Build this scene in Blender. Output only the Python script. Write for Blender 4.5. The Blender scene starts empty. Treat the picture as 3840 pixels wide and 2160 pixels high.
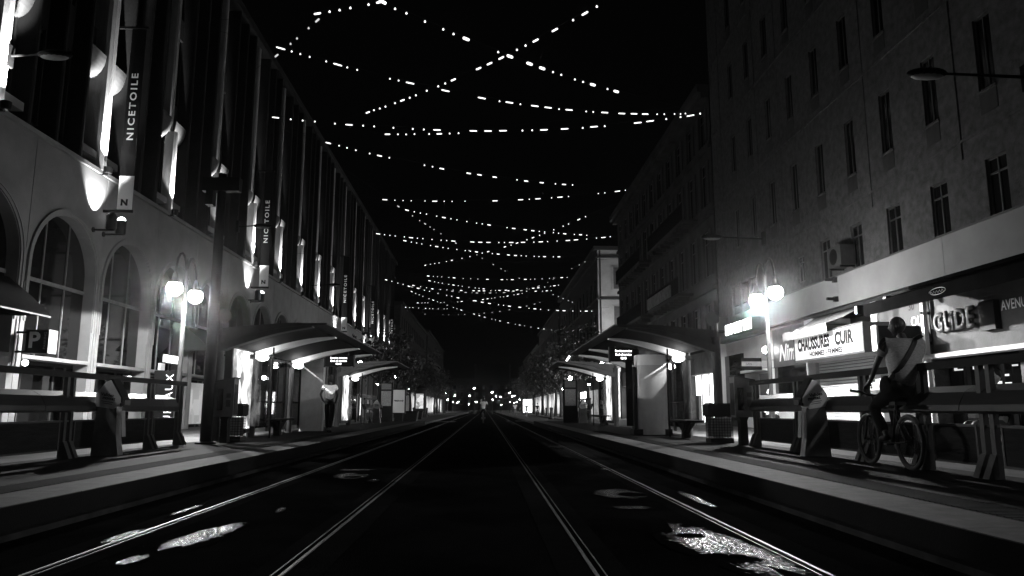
import bpy, math, random
from mathutils import Matrix, Vector
random.seed(7)
PI = math.pi
scene = bpy.context.scene
COL = scene.collection

# ------------------------------------------------------------------ camera
cam_d = bpy.data.cameras.new('camera')
cam = bpy.data.objects.new('camera', cam_d)
COL.objects.link(cam)
cam_d.sensor_width = 36.0
cam_d.lens = 36.0 * 2788.0 / 3840.0
cam_d.clip_start = 0.05
cam_d.clip_end = 2000
cam.location = (0, 0, 0.995)
cam.rotation_euler = (math.radians(90 + 9.2289), 0, math.radians(-2.0479))
scene.camera = cam

# ------------------------------------------------------------------ night sky, exposure
world = bpy.data.worlds.new('World')
scene.world = world
world.use_nodes = True
bg = world.node_tree.nodes['Background']
bg.inputs['Color'].default_value = (1, 1, 1, 1)
bg.inputs['Strength'].default_value = 0.0008
scene.view_settings.view_transform = 'Standard'
scene.view_settings.look = 'None'
scene.view_settings.gamma = 1
scene.view_settings.exposure = 0
scene.view_settings.use_curve_mapping = False
GLOBE_W = 48.0        # radiance of the twin street lamps
FAR_W = 90.0
SOFFIT_W = 28.0        # shelter lamps
UPLIGHT_W = 9000.0      # facade uplights
SPOT_W = 900.0
STREET_W = 4600.0     # downward reflector of each street lamp head
try:
    scene.cycles.use_denoising = True
    scene.cycles.denoiser = 'OPENIMAGEDENOISE'
    scene.cycles.max_bounces = 5
    scene.cycles.diffuse_bounces = 2
    scene.cycles.glossy_bounces = 3
    scene.cycles.transmission_bounces = 4
    scene.cycles.transparent_max_bounces = 8
    scene.cycles.caustics_reflective = False
    scene.cycles.caustics_refractive = False
    scene.cycles.sample_clamp_indirect = 4.0
except Exception:
    pass

# ------------------------------------------------------------------ materials
MATS = {}
def mat(name, col, rough=0.7, metal=0.0, var=0.25, ns=3.0, bump=0.0, bs=40.0, spec=0.5, det=4.0, stretch=None):
    if name in MATS: return MATS[name]
    m = bpy.data.materials.new(name); m.use_nodes = True
    nt = m.node_tree; b = nt.nodes['Principled BSDF']
    b.inputs['Roughness'].default_value = rough
    b.inputs['Metallic'].default_value = metal
    b.inputs['Specular IOR Level'].default_value = spec
    b.inputs['Base Color'].default_value = (col, col, col, 1)
    tc = nt.nodes.new('ShaderNodeTexCoord'); src = tc.outputs['Object']
    if stretch:
        mp = nt.nodes.new('ShaderNodeMapping'); mp.inputs['Scale'].default_value = stretch
        nt.links.new(src, mp.inputs['Vector']); src = mp.outputs['Vector']
    if var > 0:
        n = nt.nodes.new('ShaderNodeTexNoise'); n.inputs['Scale'].default_value = ns
        n.inputs['Detail'].default_value = det; n.inputs['Roughness'].default_value = 0.65
        nt.links.new(src, n.inputs['Vector'])
        r = nt.nodes.new('ShaderNodeMapRange')
        r.inputs['From Min'].default_value = 0.3; r.inputs['From Max'].default_value = 0.7
        r.inputs['To Min'].default_value = col * (1 - var); r.inputs['To Max'].default_value = min(0.95, col * (1 + var))
        nt.links.new(n.outputs['Fac'], r.inputs['Value'])
        cc = nt.nodes.new('ShaderNodeCombineColor')
        for k in range(3): nt.links.new(r.outputs['Result'], cc.inputs[k])
        nt.links.new(cc.outputs['Color'], b.inputs['Base Color'])
    if bump > 0:
        n2 = nt.nodes.new('ShaderNodeTexNoise'); n2.inputs['Scale'].default_value = bs
        n2.inputs['Detail'].default_value = 3
        nt.links.new(src, n2.inputs['Vector'])
        bp = nt.nodes.new('ShaderNodeBump'); bp.inputs['Strength'].default_value = bump
        bp.inputs['Distance'].default_value = 0.02
        nt.links.new(n2.outputs['Fac'], bp.inputs['Height'])
        nt.links.new(bp.outputs['Normal'], b.inputs['Normal'])
    MATS[name] = m
    return m

def emat(name, strength, sample=True, var=0.0, ns=2.0, col=1.0):
    if name in MATS: return MATS[name]
    m = bpy.data.materials.new(name); m.use_nodes = True
    nt = m.node_tree; b = nt.nodes['Principled BSDF']
    b.inputs['Base Color'].default_value = (0.3, 0.3, 0.3, 1)
    b.inputs['Emission Color'].default_value = (col, col, col, 1)
    b.inputs['Emission Strength'].default_value = strength
    if var > 0:
        tc = nt.nodes.new('ShaderNodeTexCoord')
        n = nt.nodes.new('ShaderNodeTexVoronoi'); n.inputs['Scale'].default_value = ns
        n.feature = 'F1'; n.distance = 'CHEBYCHEV'
        nt.links.new(tc.outputs['Object'], n.inputs['Vector'])
        sx = nt.nodes.new('ShaderNodeSeparateColor')
        nt.links.new(n.outputs['Color'], sx.inputs['Color'])
        r = nt.nodes.new('ShaderNodeMapRange')
        r.inputs['To Min'].default_value = strength * (1 - var); r.inputs['To Max'].default_value = strength
        nt.links.new(sx.outputs[0], r.inputs['Value'])
        nt.links.new(r.outputs['Result'], b.inputs['Emission Strength'])
    if not sample:
        m.cycles.emission_sampling = 'NONE'
    MATS[name] = m
    return m

def glass_mat(name, tint=0.85, rough=0.02):
    if name in MATS: return MATS[name]
    m = bpy.data.materials.new(name); m.use_nodes = True
    nt = m.node_tree; nt.nodes.clear()
    out = nt.nodes.new('ShaderNodeOutputMaterial')
    tr = nt.nodes.new('ShaderNodeBsdfTransparent'); tr.inputs['Color'].default_value = (tint, tint, tint, 1)
    gl = nt.nodes.new('ShaderNodeBsdfGlossy'); gl.inputs['Roughness'].default_value = rough
    gl.inputs['Color'].default_value = (1, 1, 1, 1)
    fr = nt.nodes.new('ShaderNodeFresnel'); fr.inputs['IOR'].default_value = 1.5
    mx = nt.nodes.new('ShaderNodeMixShader')
    nt.links.new(fr.outputs['Fac'], mx.inputs['Fac'])
    nt.links.new(tr.outputs[0], mx.inputs[1]); nt.links.new(gl.outputs[0], mx.inputs[2])
    nt.links.new(mx.outputs[0], out.inputs['Surface'])
    MATS[name] = m
    return m

asphalt = mat('asphalt', 0.006, 0.95, var=0.4, ns=1.2, bump=0.5, bs=120, spec=0.0)
trackbed = mat('track_concrete', 0.009, 0.9, var=0.35, ns=0.9, bump=0.3, bs=60, spec=0.0)
def wet_mat():
    # asphalt with a film of water: the film thins out towards the edge of each patch
    m = bpy.data.materials.new('wet_asphalt'); m.use_nodes = True
    nt = m.node_tree; b = nt.nodes['Principled BSDF']; L = nt.links.new
    b.inputs['Base Color'].default_value = (0.006, 0.006, 0.006, 1)
    b.inputs['Roughness'].default_value = 0.95
    b.inputs['Specular IOR Level'].default_value = 0.0
    b.inputs['Coat Roughness'].default_value = 0.20
    b.inputs['Coat IOR'].default_value = 1.6
    tc = nt.nodes.new('ShaderNodeTexCoord')
    v = nt.nodes.new('ShaderNodeTexVoronoi'); v.inputs['Scale'].default_value = 30
    L(tc.outputs['Object'], v.inputs['Vector'])
    bp = nt.nodes.new('ShaderNodeBump'); bp.inputs['Strength'].default_value = 1.0; bp.inputs['Distance'].default_value = 0.012
    L(v.outputs['Distance'], bp.inputs['Height'])
    L(bp.outputs['Normal'], b.inputs['Coat Normal'])
    n = nt.nodes.new('ShaderNodeTexNoise'); n.inputs['Scale'].default_value = 9.0; n.inputs['Detail'].default_value = 10
    n.inputs['Roughness'].default_value = 0.75
    L(tc.outputs['Object'], n.inputs['Vector'])
    at = nt.nodes.new('ShaderNodeAttribute'); at.attribute_name = 'film'
    ad = nt.nodes.new('ShaderNodeMath'); ad.operation = 'ADD'
    L(n.outputs['Fac'], ad.inputs[0]); L(at.outputs['Fac'], ad.inputs[1])
    r = nt.nodes.new('ShaderNodeMapRange'); r.inputs['From Min'].default_value = 0.62; r.inputs['From Max'].default_value = 1.05
    r.inputs['To Max'].default_value = 0.5
    L(ad.outputs[0], r.inputs['Value'])
    L(r.outputs['Result'], b.inputs['Coat Weight'])
    return m
wet = wet_mat()
steel = mat('rail_steel', 0.045, 0.55, metal=1.0, var=0.9, ns=2.5, stretch=(8, 0.8, 1))
groove = mat('rail_groove', 0.004, 0.95, var=0, spec=0.0)
paving = mat('platform_paving', 0.0038, 0.85, var=0.4, ns=1.5, bump=0.25, bs=50, spec=0.04)
edge_white = mat('edge_stone', 0.05, 0.8, var=0.35, ns=4, bump=0.3, bs=80, spec=0.05, det=8)
pavement_m = mat('pavement_stone', 0.09, 0.85, var=0.35, ns=1.2, bump=0.2, bs=30, spec=0.05)
kerb_m = mat('kerb_stone', 0.03, 0.9, var=0.4, ns=3, bump=0.3, bs=60, spec=0.0)
concrete = mat('pale_concrete', 0.17, 0.85, var=0.22, ns=0.8, bump=0.25, bs=25, spec=0.2, det=9)
concrete_d = mat('unlit_concrete', 0.016, 0.85, var=0.3, ns=1.4, bump=0.3, bs=18, spec=0.2)
fin_m = mat('lit_fin_concrete', 0.28, 0.8, var=0.2, ns=2.0, bump=0.25, bs=22, spec=0.2, stretch=(3, 3, 0.6))
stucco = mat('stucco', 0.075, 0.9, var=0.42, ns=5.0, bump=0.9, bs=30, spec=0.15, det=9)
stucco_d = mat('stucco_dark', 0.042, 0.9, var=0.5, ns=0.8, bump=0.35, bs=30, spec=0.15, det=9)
band_m = mat('white_band', 0.28, 0.75, var=0.14, ns=0.9, bump=0.15, bs=30, spec=0.25, det=9)
dark_glass = mat('dark_glass', 0.004, 0.03, var=0, spec=0.3)
dark_win = mat('window_dark', 0.006, 0.12, var=0, spec=0.5)
shutter_m = mat('dark_shutter', 0.02, 0.7, var=0.3, ns=5)
frame_d = mat('dark_frame', 0.04, 0.5, var=0.2, ns=5)
frame_l = mat('pale_frame', 0.13, 0.5, var=0.2, ns=5)
grey_metal = mat('grey_metal', 0.04, 0.5, metal=0.0, var=0.25, ns=3, spec=0.1)
dark_metal = mat('dark_metal', 0.006, 0.55, metal=0.0, var=0.3, ns=3, spec=0.03)
black = mat('black_paint', 0.006, 0.6, var=0.2, ns=4, spec=0.2)
panel_dark = mat('mesh_panel', 0.012, 0.7, var=0.5, ns=2.0, bump=0.5, bs=14, stretch=(1, 1, 12), spec=0.05)
lean_m = mat('leaning_board', 0.013, 0.5, var=0.4, ns=2.5, spec=0.1, stretch=(1, 0.4, 3))
white_paint = mat('white_paint', 0.75, 0.5, var=0.08, ns=2)
cream = mat('cream_render', 0.5, 0.85, var=0.15, ns=1.0, bump=0.2, bs=30)
awning_d = mat('dark_awning', 0.006, 0.95, var=0.3, ns=3, spec=0.0)
awning_g = mat('grey_awning', 0.07, 0.9, var=0.35, ns=5, stretch=(1, 4, 0.6), bump=0.4, bs=6)
wood_d = mat('dark_wood', 0.03, 0.6, var=0.4, ns=4)
leaf_m = mat('leaf', 0.012, 0.6, var=0.5, ns=3)
leaf2_m = mat('leaf_dark', 0.028, 0.6, var=0.5, ns=3)
bark = mat('bark', 0.02, 0.9, var=0.4, ns=6, bump=0.6, bs=20)
cable_m = mat('cable', 0.004, 0.8, var=0)
sign_black = mat('sign_black', 0.004, 0.7, var=0, spec=0.1)
sign_white = mat('sign_white', 0.8, 0.6, var=0.05)
skin_d = mat('dark_skin', 0.02, 0.5, var=0.2, ns=20)
skin_l = mat('light_skin', 0.5, 0.55, var=0.15, ns=15)
skin_m2 = mat('tan_skin', 0.05, 0.5, var=0.15, ns=15)
tee_w = mat('white_tee', 0.8, 0.9, var=0.12, ns=9, bump=0.5, bs=9)
tee_g = mat('grey_tee', 0.26, 0.9, var=0.3, ns=40, bump=0.7, bs=7, stretch=(0.8, 0.8, 2.2))
cloth_d = mat('dark_cloth', 0.004, 0.95, var=0.3, ns=8, spec=0.05)
hair_d = mat('dark_hair', 0.008, 0.6, var=0)
globe_e = emat('lit_globe', GLOBE_W)
far_e = emat('lit_far_globe', FAR_W)
bulb_e = emat('lit_bulb', 1.9, sample=False)
bulb_dim = emat('lit_bulb_dim', .7, sample=False)
glass = glass_mat('clear_glass', 0.88)

# ------------------------------------------------------------------ mesh helpers
class MB:
    def __init__(s): s.v = []; s.f = []
    def quad(s, a, b, c, d):
        n = len(s.v); s.v += [a, b, c, d]; s.f.append((n, n+1, n+2, n+3)); return s
    def face(s, pts):
        n = len(s.v); s.v += list(pts); s.f.append(tuple(range(n, n+len(pts)))); return s
    def box(s, x0, x1, y0, y1, z0, z1):
        n = len(s.v)
        s.v += [(x0,y0,z0),(x1,y0,z0),(x1,y1,z0),(x0,y1,z0),(x0,y0,z1),(x1,y0,z1),(x1,y1,z1),(x0,y1,z1)]
        s.f += [(n,n+3,n+2,n+1),(n+4,n+5,n+6,n+7),(n,n+1,n+5,n+4),(n+1,n+2,n+6,n+5),(n+2,n+3,n+7,n+6),(n+3,n,n+4,n+7)]
        return s
    def obox(s, c, size, M):
        n = len(s.v); hx, hy, hz = size[0]/2, size[1]/2, size[2]/2
        for p in ((-1,-1,-1),(1,-1,-1),(1,1,-1),(-1,1,-1),(-1,-1,1),(1,-1,1),(1,1,1),(-1,1,1)):
            q = M @ Vector((p[0]*hx, p[1]*hy, p[2]*hz)); s.v.append((c[0]+q.x, c[1]+q.y, c[2]+q.z))
        s.f += [(n,n+3,n+2,n+1),(n+4,n+5,n+6,n+7),(n,n+1,n+5,n+4),(n+1,n+2,n+6,n+5),(n+2,n+3,n+7,n+6),(n+3,n,n+4,n+7)]
        return s
    def bar(s, p0, p1, w, h):
        p0 = Vector(p0); p1 = Vector(p1); d = p1-p0; L = d.length
        y = d.normalized(); up = Vector((0,0,1)) if abs(y.z) < 0.95 else Vector((1,0,0))
        x = y.cross(up).normalized(); z = x.cross(y)
        M = Matrix((x, y, z)).transposed()
        c = (p0+p1)/2
        return s.obox(c, (w, L, h), M)
    def tube(s, p0, p1, r0, r1=None, n=10, caps=True):
        return s.path([p0, p1], [r0, r0 if r1 is None else r1], n, caps)
    def path(s, pts, r, n=8, caps=True):
        pts = [Vector(p) for p in pts]
        if not isinstance(r, (list, tuple)): r = [r]*len(pts)
        rings = []; prev = None
        for i, p in enumerate(pts):
            d = (pts[min(i+1, len(pts)-1)] - pts[max(i-1, 0)])
            if d.length < 1e-9: d = Vector((0,0,1))
            d.normalize()
            if prev is None:
                a = Vector((0,0,1)) if abs(d.z) < 0.9 else Vector((1,0,0))
                u = d.cross(a).normalized()
            else:
                u = (prev - d*prev.dot(d))
                u = u.normalized() if u.length > 1e-6 else d.orthogonal().normalized()
            prev = u; w = d.cross(u)
            base = len(s.v)
            for k in range(n):
                t = 2*PI*k/n; q = p + (u*math.cos(t) + w*math.sin(t))*r[i]
                s.v.append(tuple(q))
            rings.append(base)
        for a, b in zip(rings, rings[1:]):
            for k in range(n):
                k2 = (k+1) % n; s.f.append((a+k, b+k, b+k2, a+k2))
        if caps:
            s.f.append(tuple(rings[0]+k for k in range(n))); s.f.append(tuple(rings[-1]+n-1-k for k in range(n)))
        return s
    def prism(s, poly, axis, a0, a1):
        def P(p, a):
            return {'x': (a, p[0], p[1]), 'y': (p[0], a, p[1]), 'z': (p[0], p[1], a)}[axis]
        n = len(poly); b = len(s.v)
        s.v += [P(p, a0) for p in poly] + [P(p, a1) for p in poly]
        s.f.append(tuple(b+i for i in range(n))[::-1]); s.f.append(tuple(b+n+i for i in range(n)))
        for i in range(n):
            j = (i+1) % n; s.f.append((b+i, b+j, b+n+j, b+n+i))
        return s
    def lathe(s, prof, c=(0,0,0), n=16, caps=True):
        b = len(s.v)
        for r, z in prof:
            for k in range(n):
                t = 2*PI*k/n; s.v.append((c[0]+r*math.cos(t), c[1]+r*math.sin(t), c[2]+z))
        for i in range(len(prof)-1):
            for k in range(n):
                k2 = (k+1) % n; s.f.append((b+i*n+k, b+i*n+k2, b+(i+1)*n+k2, b+(i+1)*n+k))
        if caps:
            s.f.append(tuple(b+k for k in range(n))[::-1]); e = b+(len(prof)-1)*n; s.f.append(tuple(e+k for k in range(n)))
        return s
    def sphere(s, c, r, nu=14, nv=8, sc=(1,1,1)):
        prof = []
        b = len(s.v)
        for i in range(nv+1):
            p = -PI/2 + PI*i/nv
            for k in range(nu):
                t = 2*PI*k/nu
                s.v.append((c[0]+r*sc[0]*math.cos(p)*math.cos(t), c[1]+r*sc[1]*math.cos(p)*math.sin(t), c[2]+r*sc[2]*math.sin(p)))
        for i in range(nv):
            for k in range(nu):
                k2 = (k+1) % nu; s.f.append((b+i*nu+k, b+i*nu+k2, b+(i+1)*nu+k2, b+(i+1)*nu+k))
        return s
    def torus(s, c, R, r, axis='x', nR=32, nr=8):
        b = len(s.v)
        for i in range(nR):
            t = 2*PI*i/nR
            for k in range(nr):
                p = 2*PI*k/nr; rr = R + r*math.cos(p); a, h = rr*math.cos(t), rr*math.sin(t); w = r*math.sin(p)
                q = {'x': (w, a, h), 'y': (a, w, h), 'z': (a, h, w)}[axis]
                s.v.append((c[0]+q[0], c[1]+q[1], c[2]+q[2]))
        for i in range(nR):
            for k in range(nr):
                i2, k2 = (i+1) % nR, (k+1) % nr
                s.f.append((b+i*nr+k, b+i2*nr+k, b+i2*nr+k2, b+i*nr+k2))
        return s
    def mesh(s, name, m, smooth=False, shift=None):
        me = bpy.data.meshes.new(name)
        vs = s.v if shift is None else [(a-shift[0], b-shift[1], c-shift[2]) for a, b, c in s.v]
        me.from_pydata(vs, [], s.f)
        me.update()
        if m: me.materials.append(m)
        if smooth:
            me.shade_smooth(); me.set_sharp_from_angle(angle=0.7)
        return me
    def build(s, name, m, parent=None, smooth=False, world=False):
        sh = tuple(parent.location) if (world and parent is not None) else None
        o = bpy.data.objects.new(name, s.mesh(name, m, smooth, sh)); COL.objects.link(o)
        if parent is not None: o.parent = parent
        return o

def tag(o, label=None, cat=None, group=None, kind=None):
    if label: o['label'] = label
    if cat: o['category'] = cat
    if group: o['group'] = group
    if kind: o['kind'] = kind
    return o
def thing(name, label, cat, loc=(0,0,0), rotz=0.0, group=None):
    o = bpy.data.objects.new(name, None); COL.objects.link(o)
    o.location = loc; o.rotation_euler = (0, 0, rotz); o.empty_display_size = 0.2
    return tag(o, label, cat, group)
def kids(o): return [c for c in list(o.children)]
def dup(o, parent=None, loc=None, rotz=None, label=None, group=None):
    c = o.copy(); COL.objects.link(c); c.parent = parent
    if loc is not None: c.location = loc
    if rotz is not None: c.rotation_euler = (0, 0, rotz)
    if label: c['label'] = label
    if group: c['group'] = group
    for ch in o.children: dup(ch, c)
    return c
def inst(name, me, parent, loc=(0,0,0), rot=None, world=False):
    o = bpy.data.objects.new(name, me); COL.objects.link(o); o.parent = parent
    if world and parent is not None: loc = tuple(Vector(loc) - parent.location)
    o.location = loc
    if rot: o.rotation_euler = rot
    return o
def struct(o): o['kind'] = 'structure'; return o
def lamp(kind, name, energy, loc, parent=None, world=False, target=None, size=0.1, spot=None, blend=0.4, size_y=None):
    d = bpy.data.lights.new(name, kind); d.energy = energy
    if kind == 'SPOT': d.spot_size = spot; d.spot_blend = blend; d.shadow_soft_size = size
    elif kind == 'AREA':
        d.size = size
        if size_y: d.shape = 'RECTANGLE'; d.size_y = size_y
    else: d.shadow_soft_size = size
    o = bpy.data.objects.new(name, d); COL.objects.link(o)
    l = Vector(loc)
    if target is not None:
        o.rotation_euler = (Vector(target) - l).to_track_quat('-Z', 'Y').to_euler()
    if parent is not None:
        o.parent = parent
        if world: l = l - parent.location
    o.location = l
    return o

STREET = ((0,-1,0), (0,0,1))      # right, up: read by someone facing the right-hand facade
STREET_L = ((0,1,0), (0,0,1))     # read by someone facing the left-hand facade
CAMERA = ((1,0,0), (0,0,1))       # read looking up the street
UPWARD = ((0,0,1), (-1,0,0))      # runs upward, read looking up the street
UPWARD_L = ((0,0,1), (0,-1,0))    # runs upward on the left-hand facade
def text(s, m, parent, c, face, width=None, height=None, depth=0.006, name='lettering', world=True, slant=0.0, bold=0.0, spacing=1.0):
    cu = bpy.data.curves.new(name, 'FONT'); cu.body = s; cu.size = 1.0; cu.align_x = 'CENTER'; cu.align_y = 'CENTER'
    cu.extrude = 0.0; cu.offset = bold; cu.shear = slant; cu.space_character = spacing; cu.resolution_u = 3
    o = bpy.data.objects.new(name, cu); COL.objects.link(o)
    dg = bpy.context.evaluated_depsgraph_get()
    me = bpy.data.meshes.new_from_object(o.evaluated_get(dg))
    bpy.data.objects.remove(o); bpy.data.curves.remove(cu)
    xs = [v.co.x for v in me.vertices]; ys = [v.co.y for v in me.vertices]
    x0, x1, y0, y1 = min(xs), max(xs), min(ys), max(ys)
    sx = width/(x1-x0) if width else None
    sy = height/(y1-y0) if height else None
    if sx is None: sx = sy
    if sy is None: sy = sx
    R, U = Vector(face[0]), Vector(face[1]); N = R.cross(U)
    off = parent.location if (world and parent is not None) else Vector((0,0,0))
    C = Vector(c) - off
    for v in me.vertices:
        a = (v.co.x-(x0+x1)/2)*sx; b = (v.co.y-(y0+y1)/2)*sy
        v.co = C + R*a + U*b + N*depth
    me.materials.clear(); me.materials.append(m); me.name = name
    o = bpy.data.objects.new(name, me); COL.objects.link(o)
    if parent is not None: o.parent = parent
    if depth > 0.02:
        md = o.modifiers.new('thickness', 'SOLIDIFY'); md.thickness = depth; md.offset = -1
    return o

def wall_open(mb, X, into, y0, y1, z0, z1, opens, depth):
    ys = sorted({y0, y1, *[a for o in opens for a in o[:2]]}); zs = sorted({z0, z1, *[a for o in opens for a in o[2:]]})
    ys = [y for y in ys if y0 <= y <= y1]; zs = [z for z in zs if z0 <= z <= z1]
    def hole(y, z):
        return any(o[0] < y < o[1] and o[2] < z < o[3] for o in opens)
    for j in range(len(zs)-1):
        run = None
        for i in range(len(ys)):
            solid = i < len(ys)-1 and not hole((ys[i]+ys[i+1])/2, (zs[j]+zs[j+1])/2)
            if solid and run is None: run = ys[i]
            if not solid and run is not None:
                e = ys[i]
                p = [(X, run, zs[j]), (X, e, zs[j]), (X, e, zs[j+1]), (X, run, zs[j+1])]
                mb.face(p if into < 0 else p[::-1]); run = None
    Xi = X + into*depth
    for a, b, c, d in opens:
        mb.quad((X,a,c),(Xi,a,c),(Xi,a,d),(X,a,d)); mb.quad((X,b,c),(X,b,d),(Xi,b,d),(Xi,b,c))
        mb.quad((X,a,c),(X,b,c),(Xi,b,c),(Xi,a,c)); mb.quad((X,a,d),(Xi,a,d),(Xi,b,d),(X,b,d))
    return mb
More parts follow.
